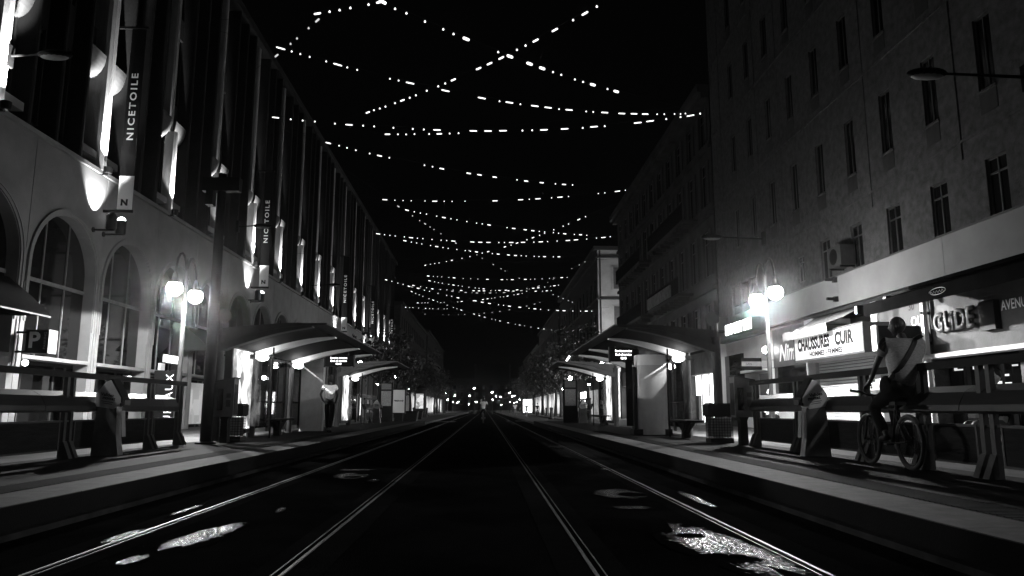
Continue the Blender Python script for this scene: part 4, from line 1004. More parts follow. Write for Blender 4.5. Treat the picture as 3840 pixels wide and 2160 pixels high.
for i, row in enumerate(STRINGS):
    P = [tuple(float(c) for c in q.split(',')) for q in row.split()]
    o = Vector(P[0][:3])
    t = thing('light_string', SL[i], 'string lights', o, group='string lights crossing above the street')
    pts = [Vector(p[:3]) for p in P]
    a, b = pts[0], pts[-1]
    d = (b-a); dx = d.x if abs(d.x) > .5 else .5
    e0 = a + (a-b)*((-11.75-a.x)/(a.x-b.x) if a.x != b.x else 0); e1 = b + (b-a)*((11.2-b.x)/(b.x-a.x) if a.x != b.x else 0)
    e0 = Vector((e0.x, e0.y, a.z + .10*abs(e0.x-a.x))); e1 = Vector((e1.x, e1.y, b.z + .10*abs(e1.x-b.x)))
    line = ([e0] if (e0-a).length < 40 else []) + pts + ([e1] if (e1-b).length < 40 else [])
    MB().path([p + Vector((0,0,.09)) - o for p in line], .006, 4).build('cable', cable_m, t)
    dim = i in (3, 10, 22, 23, 24, 21)
    for j, p in enumerate(P):
        q = pts[j]
        if p[3]:
            n1 = pts[min(j+1, len(pts)-1)]; n0 = pts[max(j-1, 0)]
            rot = (n1-n0).to_track_quat('Z', 'Y').to_euler()
            s = inst('tube_light', tube_d if dim else tube_me, t, q-o, rot)
            s.scale = (.68, .68, .85)
            if i == 1: s.scale = (1.1, 1.1, .85)
            if i in (4, 5, 8, 11): s.scale = (.58, .58, 1.05)
        else:
            s = inst('drop_light', drop_d if dim else drop_me, t, q-o)
            s.scale = (.7, .7, .7)
            if i in (4, 8, 14, 22): s.scale = (.6, .6, .6)
# thin span wires for the suspended street lights
for x0, x1, y, z, lb in ((XL, XR+.1, 44, 10.2, 'thin span wire crossing the street between the facades near the second banner'), (XL, XR+.1, 66, 10.0, 'thin span wire crossing the street before the lit end wall')):
    tag(MB().path([(x0,y,z),(x0*.5,y,z-.35),(0,y,z-.5),(x1*.5,y,z-.35),(x1,y,z)], .008, 4).build('span_wire', cable_m), lb, 'wire')

# ================================================================== TRAM SHELTERS
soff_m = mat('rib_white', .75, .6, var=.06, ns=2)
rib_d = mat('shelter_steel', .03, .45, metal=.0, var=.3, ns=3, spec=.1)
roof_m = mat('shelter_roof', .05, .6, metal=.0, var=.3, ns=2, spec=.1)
poster = None
def poster_mat():
    m = bpy.data.materials.new('lit_poster'); m.use_nodes = True
    nt = m.node_tree; b = nt.nodes['Principled BSDF']
    tc = nt.nodes.new('ShaderNodeTexCoord')
    n = nt.nodes.new('ShaderNodeTexNoise'); n.inputs['Scale'].default_value = 2.2; n.inputs['Detail'].default_value = 3
    nt.links.new(tc.outputs['Object'], n.inputs['Vector'])
    r = nt.nodes.new('ShaderNodeMapRange'); r.inputs['From Min'].default_value = .38; r.inputs['From Max'].default_value = .6
    r.inputs['To Min'].default_value = .12; r.inputs['To Max'].default_value = 1.8
    nt.links.new(n.outputs['Fac'], r.inputs['Value']); nt.links.new(r.outputs['Result'], b.inputs['Emission Strength'])
    b.inputs['Emission Color'].default_value = (1,1,1,1); b.inputs['Base Color'].default_value = (.3,.3,.3,1)
    return m
poster = poster_mat()
def shelter(side, x0, y0, L, label, ads=True):
    s = -side                                          # towards the track
    t = thing('tram_shelter', label, 'tram shelter', (x0, y0, PZ), group='tram shelters with curved roofs')
    W = 2.15
    def zs(x): return 2.30 + .42*math.sin(min(1, x/W)*PI*.5)
    N = 14
    prof = [(s*W*i/N, zs(W*i/N)) for i in range(N+1)]
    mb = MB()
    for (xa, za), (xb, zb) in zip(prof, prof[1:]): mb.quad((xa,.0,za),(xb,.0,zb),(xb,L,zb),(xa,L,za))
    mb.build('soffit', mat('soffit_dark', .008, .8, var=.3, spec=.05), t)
    # roof skin above
    mb = MB()
    top = [(s*(-.12), 2.66), (s*.5, 2.72), (s*1.5, 2.80), (s*(W+.32), 2.80)]
    bot = [(s*(W+.32), 2.765), (s*W, 2.735)] + [(s*W*i/N, zs(W*i/N)+.02) for i in range(N-1, -1, -1)] + [(s*(-.12), 2.3)]
    mb.prism(top+bot, 'y', -.02, L+.02); mb.build('roof', roof_m, t)
    beams = [0.0, 2.75, 6.65, 9.4] if L > 8 else [0.0, 2.75]
    for yb_ in beams:
        d = .40
        up = [(s*W*i/N, zs(W*i/N)-.004) for i in range(N+1)]
        lo = [(s*W*i/N, zs(W*i/N)-.03-.17*(1-i/N)**.7) for i in range(N, -1, -1)]
        MB().prism(up+lo, 'y', yb_-.14, yb_+.14).build('arched_rib', soff_m if yb_ > 0 else roof_m, t)  # first rib has no lamp: its shade is put in as the roof colour
        MB().lathe([(.11,0),(.11,2.42),(.14,2.5)], (s*(-.05), yb_, 0), 14).build('column', grey_metal, t, smooth=True)
    MB().tube((s*.02,-.04,2.95),(s*.02,.0,2.95), .17, n=20).build('roundel', dark_metal, t, smooth=False)
    MB().tube((s*(-.05),-.02,2.4),(s*(-.05),-.02,2.84), .05, n=8).build('roundel_post', grey_metal, t)
    # lamps at the back of the soffit
    le = emat('shelter_lamp_lens', SOFFIT_W) if L > 8 else emat('shelter_lamp_lens_far', SOFFIT_W*.5)
    for k, yl in enumerate(beams[1:3]):
        y1 = yl-.34
        b = MB(); b.box(min(s*-.05,s*.12), max(s*-.05,s*.12), y1-.16, y1+.16, 2.08, 2.2); b.build('lamp_housing', grey_metal, t)
        l = MB()
        l.sphere((s*.27, y1, 2.13), .16, 14, 8, (1, 1.05, .6))
        l.build('lamp_lens', le, t, smooth=True)
    # glass back wall with posts and rails
    gx = s*(-.12)
    gl = [(2.7, 4.5), (4.6, 6.3), (6.5, 8.2)] if L > 8 else [(2.7, L-.1)]
    for a, b in gl:
        if b > L: continue
        MB().box(gx-.008, gx+.008, a+.04, b-.04, .22, 2.2).build('glass_panel', glass, t)
        f = MB(); f.box(gx-.03, gx+.03, a, a+.04, .1, 2.28); f.box(gx-.03, gx+.03, b-.04, b, .1, 2.28)
        f.box(gx-.025, gx+.025, a+.04, b-.04, .93, .98); f.box(gx-.025, gx+.025, a+.04, b-.04, 2.2, 2.25)
        f.box(gx-.02, gx+.02, (a+b)/2-.02, (a+b)/2+.02, .98, 2.2)
        f.build('glass_frame', dark_metal, t)
    MB().tube((s*.62, 2.2, 0), (s*.62, 2.2, 2.38), .025, n=8).build('slim_post', dark_metal, t, smooth=True)
    MB().box(min(gx,s*.62), max(gx,s*.62), 2.19, 2.21, .3, 2.1).build('side_glass', glass, t)
    if ads:
        c = MB(); c.box(gx-.09, gx+.09, .9, 2.62, .12, 2.34); c.build('poster_case', black, t)
        c = MB(); fx = gx + s*.092; c.box(min(fx, fx+s*.004), max(fx, fx+s*.004), .98, 2.54, .24, 2.26); c.build('poster', poster, t)
    return t
shL = shelter(-1, -6.3, 18.0, 9.6, 'near tram shelter on the left, curved lit roof, a man leaning under it')
shR = shelter(1, 5.62, 18.1, 9.6, 'near tram shelter on the right, with a curved lit roof and a rounded pillar', ads=False)
shL2 = shelter(-1, -6.3, 32.6, 5.2, 'far tram shelter on the left, half hidden behind the departure board')
shR2 = shelter(1, 5.62, 32.4, 5.2, 'far tram shelter on the right, seen below the near roof')

def bench(x, y, label):
    t = thing('bench', label, 'bench', (x, y, PZ), group='platform benches')
    mb = MB()
    mb.prism([(-.21,.42),(.21,.42),(.235,.445),(.235,.47),(-.235,.47),(-.235,.445)], 'y', -.95, .95); mb.build('seat', dark_metal, t)
    for sg in (-1, 1):
        m = MB(); m.prism([(sg*.75,.42),(sg*.42,.42),(sg*.28,.30),(sg*.10,.10),(sg*.02,.10),(sg*.02,.16),(sg*.22,.36)], 'x', -.06, .06)
        m.build('bracket', dark_metal, t)
    MB().box(-.09,.09,-.12,.12,0,.42).build('pedestal', dark_metal, t)
    return t
bench(-6.0, 22.1, 'dark bench with splayed brackets under the left shelter')
bench(5.25, 19.6, 'dark bench with splayed brackets under the right shelter')
bench(5.25, 33.6, 'small dark bench far off under the far right shelter')

def board(xa, xb, y, z0, z1, label):
    t = thing('departure_board', label, 'display', ((xa+xb)/2, y, z0), group='hanging departure boards')
    w = (xb-xa)/2; h = z1-z0
    MB().box(-w, w, 0, .14, 0, h).build('case', black, t)
    MB().box(-w-.04, -w, -.01, .15, -.03, h+.03).box(w, w+.04, -.01, .15, -.03, h+.03).build('end_plate', grey_metal, t)
    MB().tube((-w*.6,.07,h),(-w*.6,.07,h+.25),.02,n=6).tube((w*.6,.07,h),(w*.6,.07,h+.25),.02,n=6).build('hanger', grey_metal, t)
    led = emat('led_text', 4.0, sample=False)
    for k, (s_, wd) in enumerate((('Service termine', .60), ('End of service', .57), ('02:45', .2))):
        text(s_, led, t, ((xa+xb)/2 - .02, y-.004, z0+h*(.78-.27*k)), CAMERA, width=wd*(xb-xa), height=h*.17, depth=.003, bold=.012)
    return t
board(-5.45, -4.5, 25.6, 2.42, 2.79, 'black departure board with three lines of lit text, left platform')
board(3.86, 4.72, 22.9, 2.44, 2.86, 'black departure board with three lines of lit text, right platform')

# grey totems under the shelters
t = thing('totem', 'grey flat panel totem, its upper part brightly lit, behind the man on the left platform', 'totem', (-6.0, 26.2, PZ))
MB().box(-.38,.38,0,.32,.0,2.52).build('body', grey_metal if False else mat('totem_grey', .3, .6, var=.12, ns=3), t)
MB().box(-.40,-.385,-.01,.33,0,2.52).build('side_trim', black, t)
MB().box(-.36,.30,-.006,-.001,.1,2.2).build('door', mat('totem_grey2', .28, .6, var=.15, ns=3), t)
t = thing('pillar', 'wide grey rounded pillar under the right shelter, beside the lit shop', 'pillar', (5.0, 22.4, PZ))
pts = [(.47*math.cos(PI*k/12), -.28*math.sin(PI*k/12)) for k in range(13)] + [(-.47, .3), (.47, .3)]
MB().prism(pts, 'z', 0, 2.05).build('body', mat('totem_grey', .3), t, smooth=True)
pts2 = [(.45*math.cos(PI*k/12), -.265*math.sin(PI*k/12)) for k in range(13)] + [(-.45, .3), (.45, .3)]
MB().prism(pts2, 'z', 2.05, 2.36).build('top_band', mat('totem_top', .5, .5, var=.1), t, smooth=True)
MB().box(-.60,.55,-.2,.35,0,.16).build('plinth', black, t)
MB().box(-.56,-.50,-.1,.3,.16,2.0).build('back_post', black, t)
MB().box(-.78,-.58,-.06,-.02,.25,2.2).build('notice_case', dark_metal, t)
# ================================================================== RAILINGS WITH LEANING BOARDS
def railing(x, posts, y_end, s, label, yb0, yb1):
    t = thing('platform_railing', label, 'railing', (x, posts[0], PZ), group='railings with leaning boards')
    oy = posts[0]
    post_me = {}
    pm = MB()
    for dy in (-.085, .085):
        pm.prism([(-.035,0),(.035,0),(.03,1.28),(-.03,1.28)], 'y', dy-.035, dy+.035)
        pm.prism([(s*(-.02),0),(s*.16,0),(s*.05,.26),(s*(-.02),.26)], 'y', dy-.05, dy+.05)
    post_mesh = pm.mesh('post', grey_metal)
    for y in posts: inst('post', post_mesh, t, (0, y-oy, 0))
    MB().box(-.045,.045, yb0-oy, y_end-oy, 1.24, 1.33).build('top_rail', dark_metal, t)
    prof = [(.16,1.02),(.13,1.03),(-.02,.95),(-.10,.80),(-.11,.73),(-.06,.70),(.02,.705),(.08,.78),(.12,.9),(.17,.985)]
    segs = []
    y = yb0
    while y < yb1-.3:
        e = min(y+2.05, yb1)
        if yb1-e < .5: e = yb1
        mb = MB(); mb.prism([(s*(-a), b-.0) for a, b in prof], 'y', y-oy+.006, e-oy-.006); lb = mb.build('leaning_board', lean_m, t)
        sl = MB()  # pale bars painted for the light that shows through the board's slots
        for q in range(2):
            ys_ = y + (e-y)*(.3+.4*q)
            for r in range(6):
                sl.obox((s*(-.02-.025*r), ys_-oy, .956+.0117*r), (.010, .20, .006), Matrix.Rotation(0, 3, 'Y'))
        o = sl.build('slot_glints', mat('slot_glint_paint', .12, .5, var=0)); o.parent = lb; o['kind'] = 'stuff'
        y = e
    for a, b in zip(posts, posts[1:]):
        fr = MB(); y0, y1 = a-oy+.2, b-oy-.2
        fr.box(-.02,.02,y0,y1,.55,.58); fr.box(-.02,.02,y0,y1,.12,.145); fr.box(-.02,.02,y0,y0+.03,.145,.55); fr.box(-.02,.02,y1-.03,y1,.145,.55)
        f = fr.build('panel_frame', grey_metal, t)
        MB().box(-.012,.012,y0+.03,y1-.03,.145,.55).build('mesh_panel', panel_dark, f)
        MB().tube((0,a-oy,.565),(0,y0,.565),.015,n=6).build('link', grey_metal, f)
        MB().tube((0,y1,.565),(0,b-oy,.565),.015,n=6).build('link', grey_metal, f)
    return t
railing(-6.5, [3.2, 6.1, 9.05, 11.98, 14.86, 16.24], 16.5, 1, 'long railing with a dark leaning board along the back of the left platform', 3.0, 16.0)
railing(5.6, [2.6, 5.3, 8.2, 9.45, 10.9, 13.28, 15.37], 15.6, -1, 'long railing with a dark leaning board along the right platform, behind the cyclist', 2.4, 15.5)
railing(-6.4, [40.4, 42.0, 43.6, 45.4], 45.5, 1, 'far railing behind the second shelter on the left platform', 40.2, 43)
railing(5.6, [40.0, 41.5, 43.0, 44.6], 44.8, -1, 'far railing past the second shelter on the right platform', 39.8, 43)

# ================================================================== TICKET VALIDATORS
def validator(x, y, s, label, rz=0.0):
    t = thing('ticket_validator', label, 'ticket validator', (x, y, PZ), rotz=rz, group='ticket validators on the platforms')
    fl = [(-.26,0),(.18,0),(.12,.35),(.10,.78),(-.22,.78),(-.24,.4)]
    MB().prism([(s*a, b) for a, b in fl], 'y', -.09, .09).build('body', mat('validator_grey', .12, .45, metal=.3, var=.35, ns=3), t)
    hd = [(-.25,.80),(.06,.75),(.17,.86),(.17,.93),(.01,1.20),(-.03,1.22),(-.09,1.20),(-.24,1.0)]
    MB().prism([(s*a, b) for a, b in hd], 'y', -.11, .11).build('head', mat('validator_light', .7, .45, metal=.2, var=.15, ns=4), t)
    sp = [(.175,.86),(.20,.87),(.20,.94),(.02,1.25),(-.02,1.24),(.17,.935)]
    MB().prism([(s*a, b) for a, b in sp], 'y', -.12, .12).build('screen_housing', dark_metal, t)
    MB().prism([(s*.15,.80),(s*.23,.82),(s*.23,.90),(s*.15,.88)], 'y', -.10, .10).build('steel_band', steel, t)
    MB().prism([(s*.20,.30),(s*.21,.30),(s*.17,.72),(s*.16,.72)], 'y', -.07, .07).build('side_label', mat('validator_grey', .12), t)
    R, U = (Vector((1,-.0,.0)), Vector((0,0,1)))
    a = -.30*s
    face = ((math.cos(a*.5), 0, math.sin(a*.5)), (-math.sin(a*.5), 0, math.cos(a*.5)))
    cx = t.location.x - s*.055
    if rz == 0:
        text('Validez', sign_black, t, (cx, y-.112, PZ+.985), face, width=.22, height=.055, depth=.002, bold=.03)
        text('montez', sign_black, t, (cx+s*.03, y-.112, PZ+.925), face, width=.21, height=.05, depth=.002, bold=.03)
        for q in range(2):
            MB().obox((-s*.05, -.111, .87-.03*q), (.2-.04*q, .002, .008), Matrix.Rotation(-a*.5, 3, 'Y')).build('small_print', dark_metal, t)
    return t
validator(-6.18, 12.75, 1, 'pointed ticket validator by the railing on the left platform, Validez montez on its face')
validator(5.3, 12.1, -1, 'pointed ticket validator on the right platform, left of the cyclist, Validez montez on its face')
validator(-5.75, 40.6, 1, 'small far ticket validator beyond the man on the left platform')
validator(5.2, 40.2, -1, 'small far ticket validator under the far right shelter')

# ================================================================== MACHINES, BINS, MAST
def machine(x, y, s, label):
    t = thing('ticket_machine', label, 'ticket machine', (x, y, PZ), group='ticket machines at the platform ends')
    MB().prism([(-.08,0),(.08,0),(.07,.5),(.12,.62),(-.12,.62),(-.07,.5)], 'y', -.1, .1).build('foot', dark_metal, t, smooth=False)
    MB().prism([(-.21,.58),(.21,.58),(.21,1.34 if s < 0 else 1.43),(-.21,1.43 if s < 0 else 1.34)], 'y', -.2, .12).build('body', mat('machine_grey', .07, .45, metal=.2, var=.3, ns=3), t)
    MB().prism([(-.23,1.34 if s > 0 else 1.43),(.23,1.43 if s > 0 else 1.34),(.23,1.46 if s > 0 else 1.37),(-.23,1.37 if s > 0 else 1.46)], 'y', -.24, .14).build('lid', grey_metal, t)
    MB().box(s*.215-.004, s*.215+.004, -.15, .08, .62, 1.3).build('front_plate', black, t)
    MB().box(-.15,-.02,-.207,-.2,.72,1.2).build('screen', dark_glass, t)
    MB().box(.05,.15,-.206,-.2,.8,.95).box(.05,.15,-.206,-.2,1.0,1.1).build('coin_plate', grey_metal, t)
    return t
machine(-5.86, 17.3, 1, 'dark ticket machine with a sloping lid before the left shelter poster')
machine(5.5, 15.95, -1, 'dark ticket machine with a sloping lid at the end of the right railing')
def wire_bin(x, y, label):
    t = thing('wire_bin', label, 'litter bin', (x, y, PZ), group='wire mesh litter bins')
    MB().prism([(-.30,.62),(-.26,.58),(.26,.58),(.30,.62),(.30,.84),(.25,.88),(-.25,.88),(-.30,.84)], 'y', -.22, .22).build('rim', dark_metal, t)
    w = MB(); N = 9
    for side_ in range(4):
        for i in range(N):
            u = -.25+.5*i/(N-1); v = .19
            if side_ == 0: p = [(u,-v)]*2
            elif side_ == 1: p = [(u,v)]*2
            elif side_ == 2: p = [(-.25, u*.76)]*2
            else: p = [(.25, u*.76)]*2
            w.box(p[0][0]-.004, p[0][0]+.004, p[0][1]-.004, p[0][1]+.004, .1, .58)
    for k in range(9):
        z = .1+.06*k
        w.box(-.254,.254,-.195,-.187,z-.004,z+.004); w.box(-.254,.254,.187,.195,z-.004,z+.004)
        w.box(-.254,-.246,-.187,.187,z-.004,z+.004); w.box(.246,.254,-.187,.187,z-.004,z+.004)
    b = w.build('wire_basket', dark_metal, t); b['kind'] = 'stuff'
    MB().prism([(-.21,.12),(.21,.12),(.22,.56),(-.22,.56)], 'y', -.16, .16).build('bag', mat('bin_bag', .3, .5, var=.3, ns=6), t)
    MB().box(-.26,.26,-.2,.2,0,.1).build('base', black, t)
    return t
wire_bin(-6.05, 18.35, 'wire mesh bin with a pale bag behind the left ticket machine')
wire_bin(5.32, 17.0, 'wire mesh bin with a pale bag left of the right ticket machine')
t = thing('mast', 'tall dark steel mast at the end of the left railing, box on top', 'mast', (-6.08, 16.75, PZ))
MB().lathe([(.22,0),(.22,.04),(.125,.05),(.12,1.2),(.10,5.2),(.09,6.1)], n=16).build('pole', dark_metal, t, smooth=True)
MB().box(-.42,.42,-.1,.1,5.68,6.0).build('box', black, t)
MB().box(-.32,-.16,-.12,.12,5.35,5.68).build('bracket', black, t)
t = thing('camera_mast', 'thin mast with a small tilted floodlight at the far end of the right platform', 'mast', (4.95, 41.8, PZ))
MB().lathe([(.07,0),(.06,1.5),(.05,4.0)], n=10).build('pole', grey_metal, t, smooth=True)
MB().tube((0,0,3.3),(-.22,0,3.28),.02,n=6).build('arm', grey_metal, t)
MB().obox((-.3,0,3.55), (.10,.14,.34), Matrix.Rotation(.6, 3, 'Y')).build('floodlight', emat('flood_face', 3.0, sample=False), t)

# info totems at the platform ends
def info(x, y, label):
    t = thing('information_totem', label, 'information totem', (x, y, .12), group='information totems at the platform ends')
    MB().box(-.36,.36,-.08,.08,0,2.45).build('body', black, t)
    MB().box(-.30,.30,-.09,-.082,2.05,2.40).build('header', mat('totem_header', .12, .6, var=.5, ns=30), t)
    MB().box(-.30,.30,-.09,-.082,1.05,1.95).build('map_panel', mat('map_grey', .2, .6, var=.5, ns=25), t)
    MB().box(-.40,-.36,-.1,.1,0,2.5).box(.36,.40,-.1,.1,0,2.5).build('edge_post', dark_metal, t)
info(-6.05, 46.3, 'dark information totem with a grey map at the far end of the left platform')
info(4.72, 41.6, 'dark information totem with a grey map at the far end of the right platform')
t = thing('advertising_panel', 'framed advertising panel with dark scribbled handwriting on grey, left side past the totem', 'advertising panel', (-5.75, 50.5, .12))
MB().box(-.46,.46,-.1,.1,.55,2.2).build('frame', black, t)
MB().box(-.38,.38,-.112,-.1,.62,2.12).build('poster', emat('grey_poster', .16, var=.4, ns=1.2), t)
MB().box(-.28,.28,-.08,.08,0,.55).build('foot', black, t)
sc = MB(); rnd = random.Random(2); x = -.3
pts = []
for k in range(40): pts.append((-.3+.6*k/39, -.116, 1.4+.10*math.sin(k*1.7)*rnd.uniform(.2,1)))
sc.path(pts, .012, 4); sc.build('scribble', black, t)
t = thing('advertising_panel', 'glowing white advertising panel behind the walkers on the right', 'advertising panel', (6.2, 110, .1))
MB().box(-.68,.68,-.1,.1,.35,2.3).build('frame', dark_metal, t)
MB().box(-.62,.62,-.115,-.1,.4,2.24).build('lit_face', emat('ad_white', 6.0, var=.15, ns=.8), t)
MB().box(-.4,-.3,-.05,.05,0,.35).box(.3,.4,-.05,.05,0,.35).build('foot', dark_metal, t)
for x, y, lb in ((-5.5, 54.5, 'dark planter box on the left pavement past the scribbled panel'), (-5.9, 63.5, 'dark kiosk stand among the trees on the left'), (7.4, 58, 'low stone block under the trees on the right')):
    t = thing('planter', lb, 'planter', (x, y, .12))
    MB().prism([(-.6,0),(.6,0),(.68,.62),(-.68,.62)], 'y', -.5, .5).build('box', black, t)
    MB().prism([(-.72,.62),(.72,.62),(.72,.7),(-.72,.7)], 'y', -.55, .55).build('rim', dark_metal, t)
t = thing('advertising_column', 'dark advertising column with a lit poster among the left trees', 'advertising column', (-6.7, 78, .12))
MB().lathe([(.75,0),(.75,.3),(.62,.35),(.62,2.7),(.8,2.8),(.8,2.95),(.3,3.3),(.0,3.6)], n=18).build('column', black, t, smooth=True)
MB().box(-.38,.38,-.66,-.64,.9,2.4).build('lit_poster', emat('col_poster', .9, var=.95, ns=4), t)
# litter box and bollards in the far street
for k, (x, y) in enumerate(((5.6, 64), (6.6, 74), (7.0, 86), (-6.6, 70), (-6.9, 90))):
    t = thing('bollard', ['bollard nearest the right totem','second bollard on the right pavement','third bollard on the right pavement','nearer bollard on the left pavement','farther bollard on the left pavement'][k], 'bollard', (x, y, .12), group='bollards on the far pavements')
    MB().lathe([(.22,0),(.22,.14),(.1,.18),(.08,.8),(.12,.85),(.1,.98),(0,1.02)], n=12).build('post', black, t, smooth=True)
    MB().lathe([(.092,.6),(.092,.68)], n=12, caps=False).build('ring', grey_metal, t)

# ================================================================== SIGNS AND AWNINGS, RIGHT
t = thing('shop_sign', 'big white box sign with black letters CHAUSSURES CUIR over the roller shutter', 'shop sign', (10.1, 21.7, 2.48))
MB().box(0, .95, -2.27, 2.27, 0, .82).build('box', mat('sign_side', .3, .7, var=.15, ns=2), t)
sf_m = emat('sign_face_glow', 0.38, sample=False); sf_m.node_tree.nodes['Principled BSDF'].inputs['Base Color'].default_value = (.16,.16,.16,1)  # face glows by itself to lift its brightness beside the street lamp
MB().box(-.012, -.001, -2.2, 2.2, .05, .77).build('face', sf_m, t)
fr = MB(); fr.box(-.03,.0,-2.27,2.27,0,.05); fr.box(-.03,.0,-2.27,2.27,.77,.82); fr.box(-.03,.0,-2.27,-2.2,.05,.77); fr.box(-.03,.0,2.2,2.27,.05,.77)
fr.build('frame', grey_metal, t)
text('CHAUSSURES', sign_black, t, (10.1, 22.55, 2.99), STREET, width=2.25, height=.40, depth=.016, bold=.055)
text('CUIR', sign_black, t, (10.1, 20.55, 2.99), STREET, width=1.1, height=.40, depth=.016, bold=.055)
text('HOMMES - FEMMES', sign_black, t, (10.1, 21.75, 2.66), STREET, width=2.15, height=.16, depth=.016, bold=.04)
t = thing('awning', 'grey sagging awning with CHAUSSURES CUIR on its valance, above the white sign', 'awning', (11, 22.4, 3.3))
N = 16; mb = MB()
def drape(u): return .035*math.sin(u*23)+.02*math.sin(u*51)
for i in range(N):
    ya_, yb_ = -1.35+3.2*i/N, -1.35+3.2*(i+1)/N
    for j in range(4):
        f0, f1 = j/4, (j+1)/4
        def P(y, f): return (-.05-1.12*f, y, .66-.52*f-.06*math.sin(PI*f)+drape(y)*f)
        mb.quad(P(ya_,f0),P(ya_,f1),P(yb_,f1),P(yb_,f0))
mb.build('canopy', awning_g, t, smooth=True)
mb = MB()
for i in range(N):
    ya_, yb_ = -1.35+3.2*i/N, -1.35+3.2*(i+1)/N
    mb.quad((-1.17,ya_,.14+drape(ya_)),(-1.17,yb_,.14+drape(yb_)),(-1.15,yb_,-.10-.03*(i%2)),(-1.15,ya_,-.10-.03*((i+1)%2)))
mb.build('valance', mat('valance_pale', .2, .85, var=.1), t, smooth=True)
text('CHAUSSURES CUIR', black, t, (9.835, 22.5, 3.33), STREET, width=1.5, height=.13, depth=.01, slant=.2)
mb = MB(); mb.tube((-.02,-1.3,.1),(-1.15,-1.3,.12),.015,n=6).tube((-.02,1.8,.1),(-1.15,1.8,.12),.015,n=6); mb.build('arm', dark_metal, t)
t = thing('projecting_sign', 'dark projecting box sign with a white edge behind the cyclist', 'shop sign', (10.4, 18.35, 2.45))
MB().box(-.5,.58,0,.22,0,.62).build('box', sign_black, t)
MB().box(-.56,-.502,-.01,.23,-.01,.63).build('white_edge', white_paint, t)
MB().box(.3,.62,.1,.14,-.12,-.02).build('bracket', dark_metal, t)
t = thing('drain_post', 'slim white post on the wall between the doorway and the grey shop front', 'post', (XR-.13, 17.95, PZ-.03))
MB().box(-.05,.05,-.06,.06,0,3.75).build('post', white_paint, t)
MB().box(-.07,.13,-.04,.04,2.35,2.42).box(-.07,.13,-.04,.04,3.1,3.17).build('clamp', dark_metal, t)
t = thing('awning', 'wide black awning with a pale scrawl over the grey shop front at the right edge', 'awning', (11, 14.9, 3.3))
mb = MB(); mb.quad((-.05,-3.6,.72),(-1.4,-3.6,.30),(-1.4,3.5,.30),(-.05,3.5,.72)); mb.quad((-.05,3.5,.72),(-1.4,3.5,.30),(-1.4,3.5,.02),(-.05,3.5,.55)) if False else None
mb.box(-.2,-.02,-3.6,3.5,.70,.79)
mb.build('canopy', awning_d, t)
mb = MB(); mb.quad((-1.40,-3.6,.30),(-1.40,3.5,.30),(-1.41,3.5,.0),(-1.41,-3.6,.0)); mb.build('valance', awning_d, t)
sc = MB()
pts = [(-1.425, .35+.30*math.cos(a)*(1-.02*a), .16+.07*math.sin(a)) for a in [k*.35 for k in range(20)]]
sc.path(pts, .006, 4); pts = [(-1.425, .6-.03*k, .15+.03*math.sin(k*1.9)) for k in range(16)]; sc.path(pts, .005, 4)
sc.build('scrawl', sign_white, t)
for y, z, lb in ((20.0, 3.78, 'small floodlight on an arm above the doorway, left one'), (18.5, 3.82, 'small floodlight on an arm above the doorway, right one by the black awning')):
    t = thing('shop_floodlight', lb, 'floodlight', (XR-.1, y, z), group='small floodlights over the doorway')
    MB().tube((.1,0,0),(-.55,0,.0),.014,n=6).build('arm', dark_metal, t)
    MB().box(-.68,-.54,-.07,.07,-.22,.03).build('head', dark_metal, t)
    MB().box(-.69,-.682,-.05,.05,-.2,0).build('lens', sign_white, t)
t = thing('flag_sign', 'small three-striped projecting sign beside the twin street lamp on the right', 'shop sign', (10.3, 28.0, 2.45))
MB().box(-.55,.2,0,.06,.14,.32).build('middle_stripe', frame_l, t)
MB().box(-.55,.2,-.005,.065,.0,.14).box(-.55,.2,-.005,.065,.32,.46).build('dark_stripe', dark_metal, t)
for z_ in (.08, .38): MB().tube((.2,.03,z_),(.75,.03,z_),.012,n=6).build('bracket', dark_metal, t)
text('SAN', black, t, (10.0, 27.994, 2.68), CAMERA, width=.22, height=.09, depth=.003)
for y, z, x, lb in ((22.05, 5.3, XR-.3, 'dark air-conditioning unit beside a window above the white band'), (34.0, 4.55, XR-.3, 'pale air-conditioning unit left of the lit sign boxes')):
    t = thing('air_conditioner', lb, 'air conditioner', (x, y, z))
    MB().box(0,.44,-.42,.42,0,.62).build('case', grey_metal if y < 30 else frame_l, t)
    MB().tube((-.006,0.05,.31),(0.0,0.05,.31),.25,n=18).build('fan_grille', dark_metal, t)
    for y_ in (-.36, .32): MB().box(0,.45,y_,y_+.04,-.06,0).build('bracket', dark_metal, t)
for z, lb in ((4.95, 'upper small camera on the joint of the white band'), (4.35, 'lower small camera on the joint of the white band')):
    t = thing('security_camera', lb, 'camera', (XR-.1, 22.42, z), group='small cameras on the white band')
    MB().box(-.34,-.02,-.05,.05,-.03,.05).build('body', black, t)
    MB().box(-.12,.0,-.06,.06,-.08,.08).build('mount', black, t)
t = thing('skull_sign', 'small white mask-shaped shop sign behind the right shelter lamp', 'shop sign', (XR-.4, 40.2, 3.55))
MB().sphere((0,0,.12), .36, 16, 10, (.9,.3,1.15)).build('face', white_paint, t, smooth=True)
MB().sphere((-.13,-.1,.15), .09, 10, 6, (1,.5,1.4)).build('eye_hole', black, t, smooth=True)
MB().sphere((.13,-.1,.15), .09, 10, 6, (1,.5,1.4)).build('eye_hole', black, t, smooth=True)

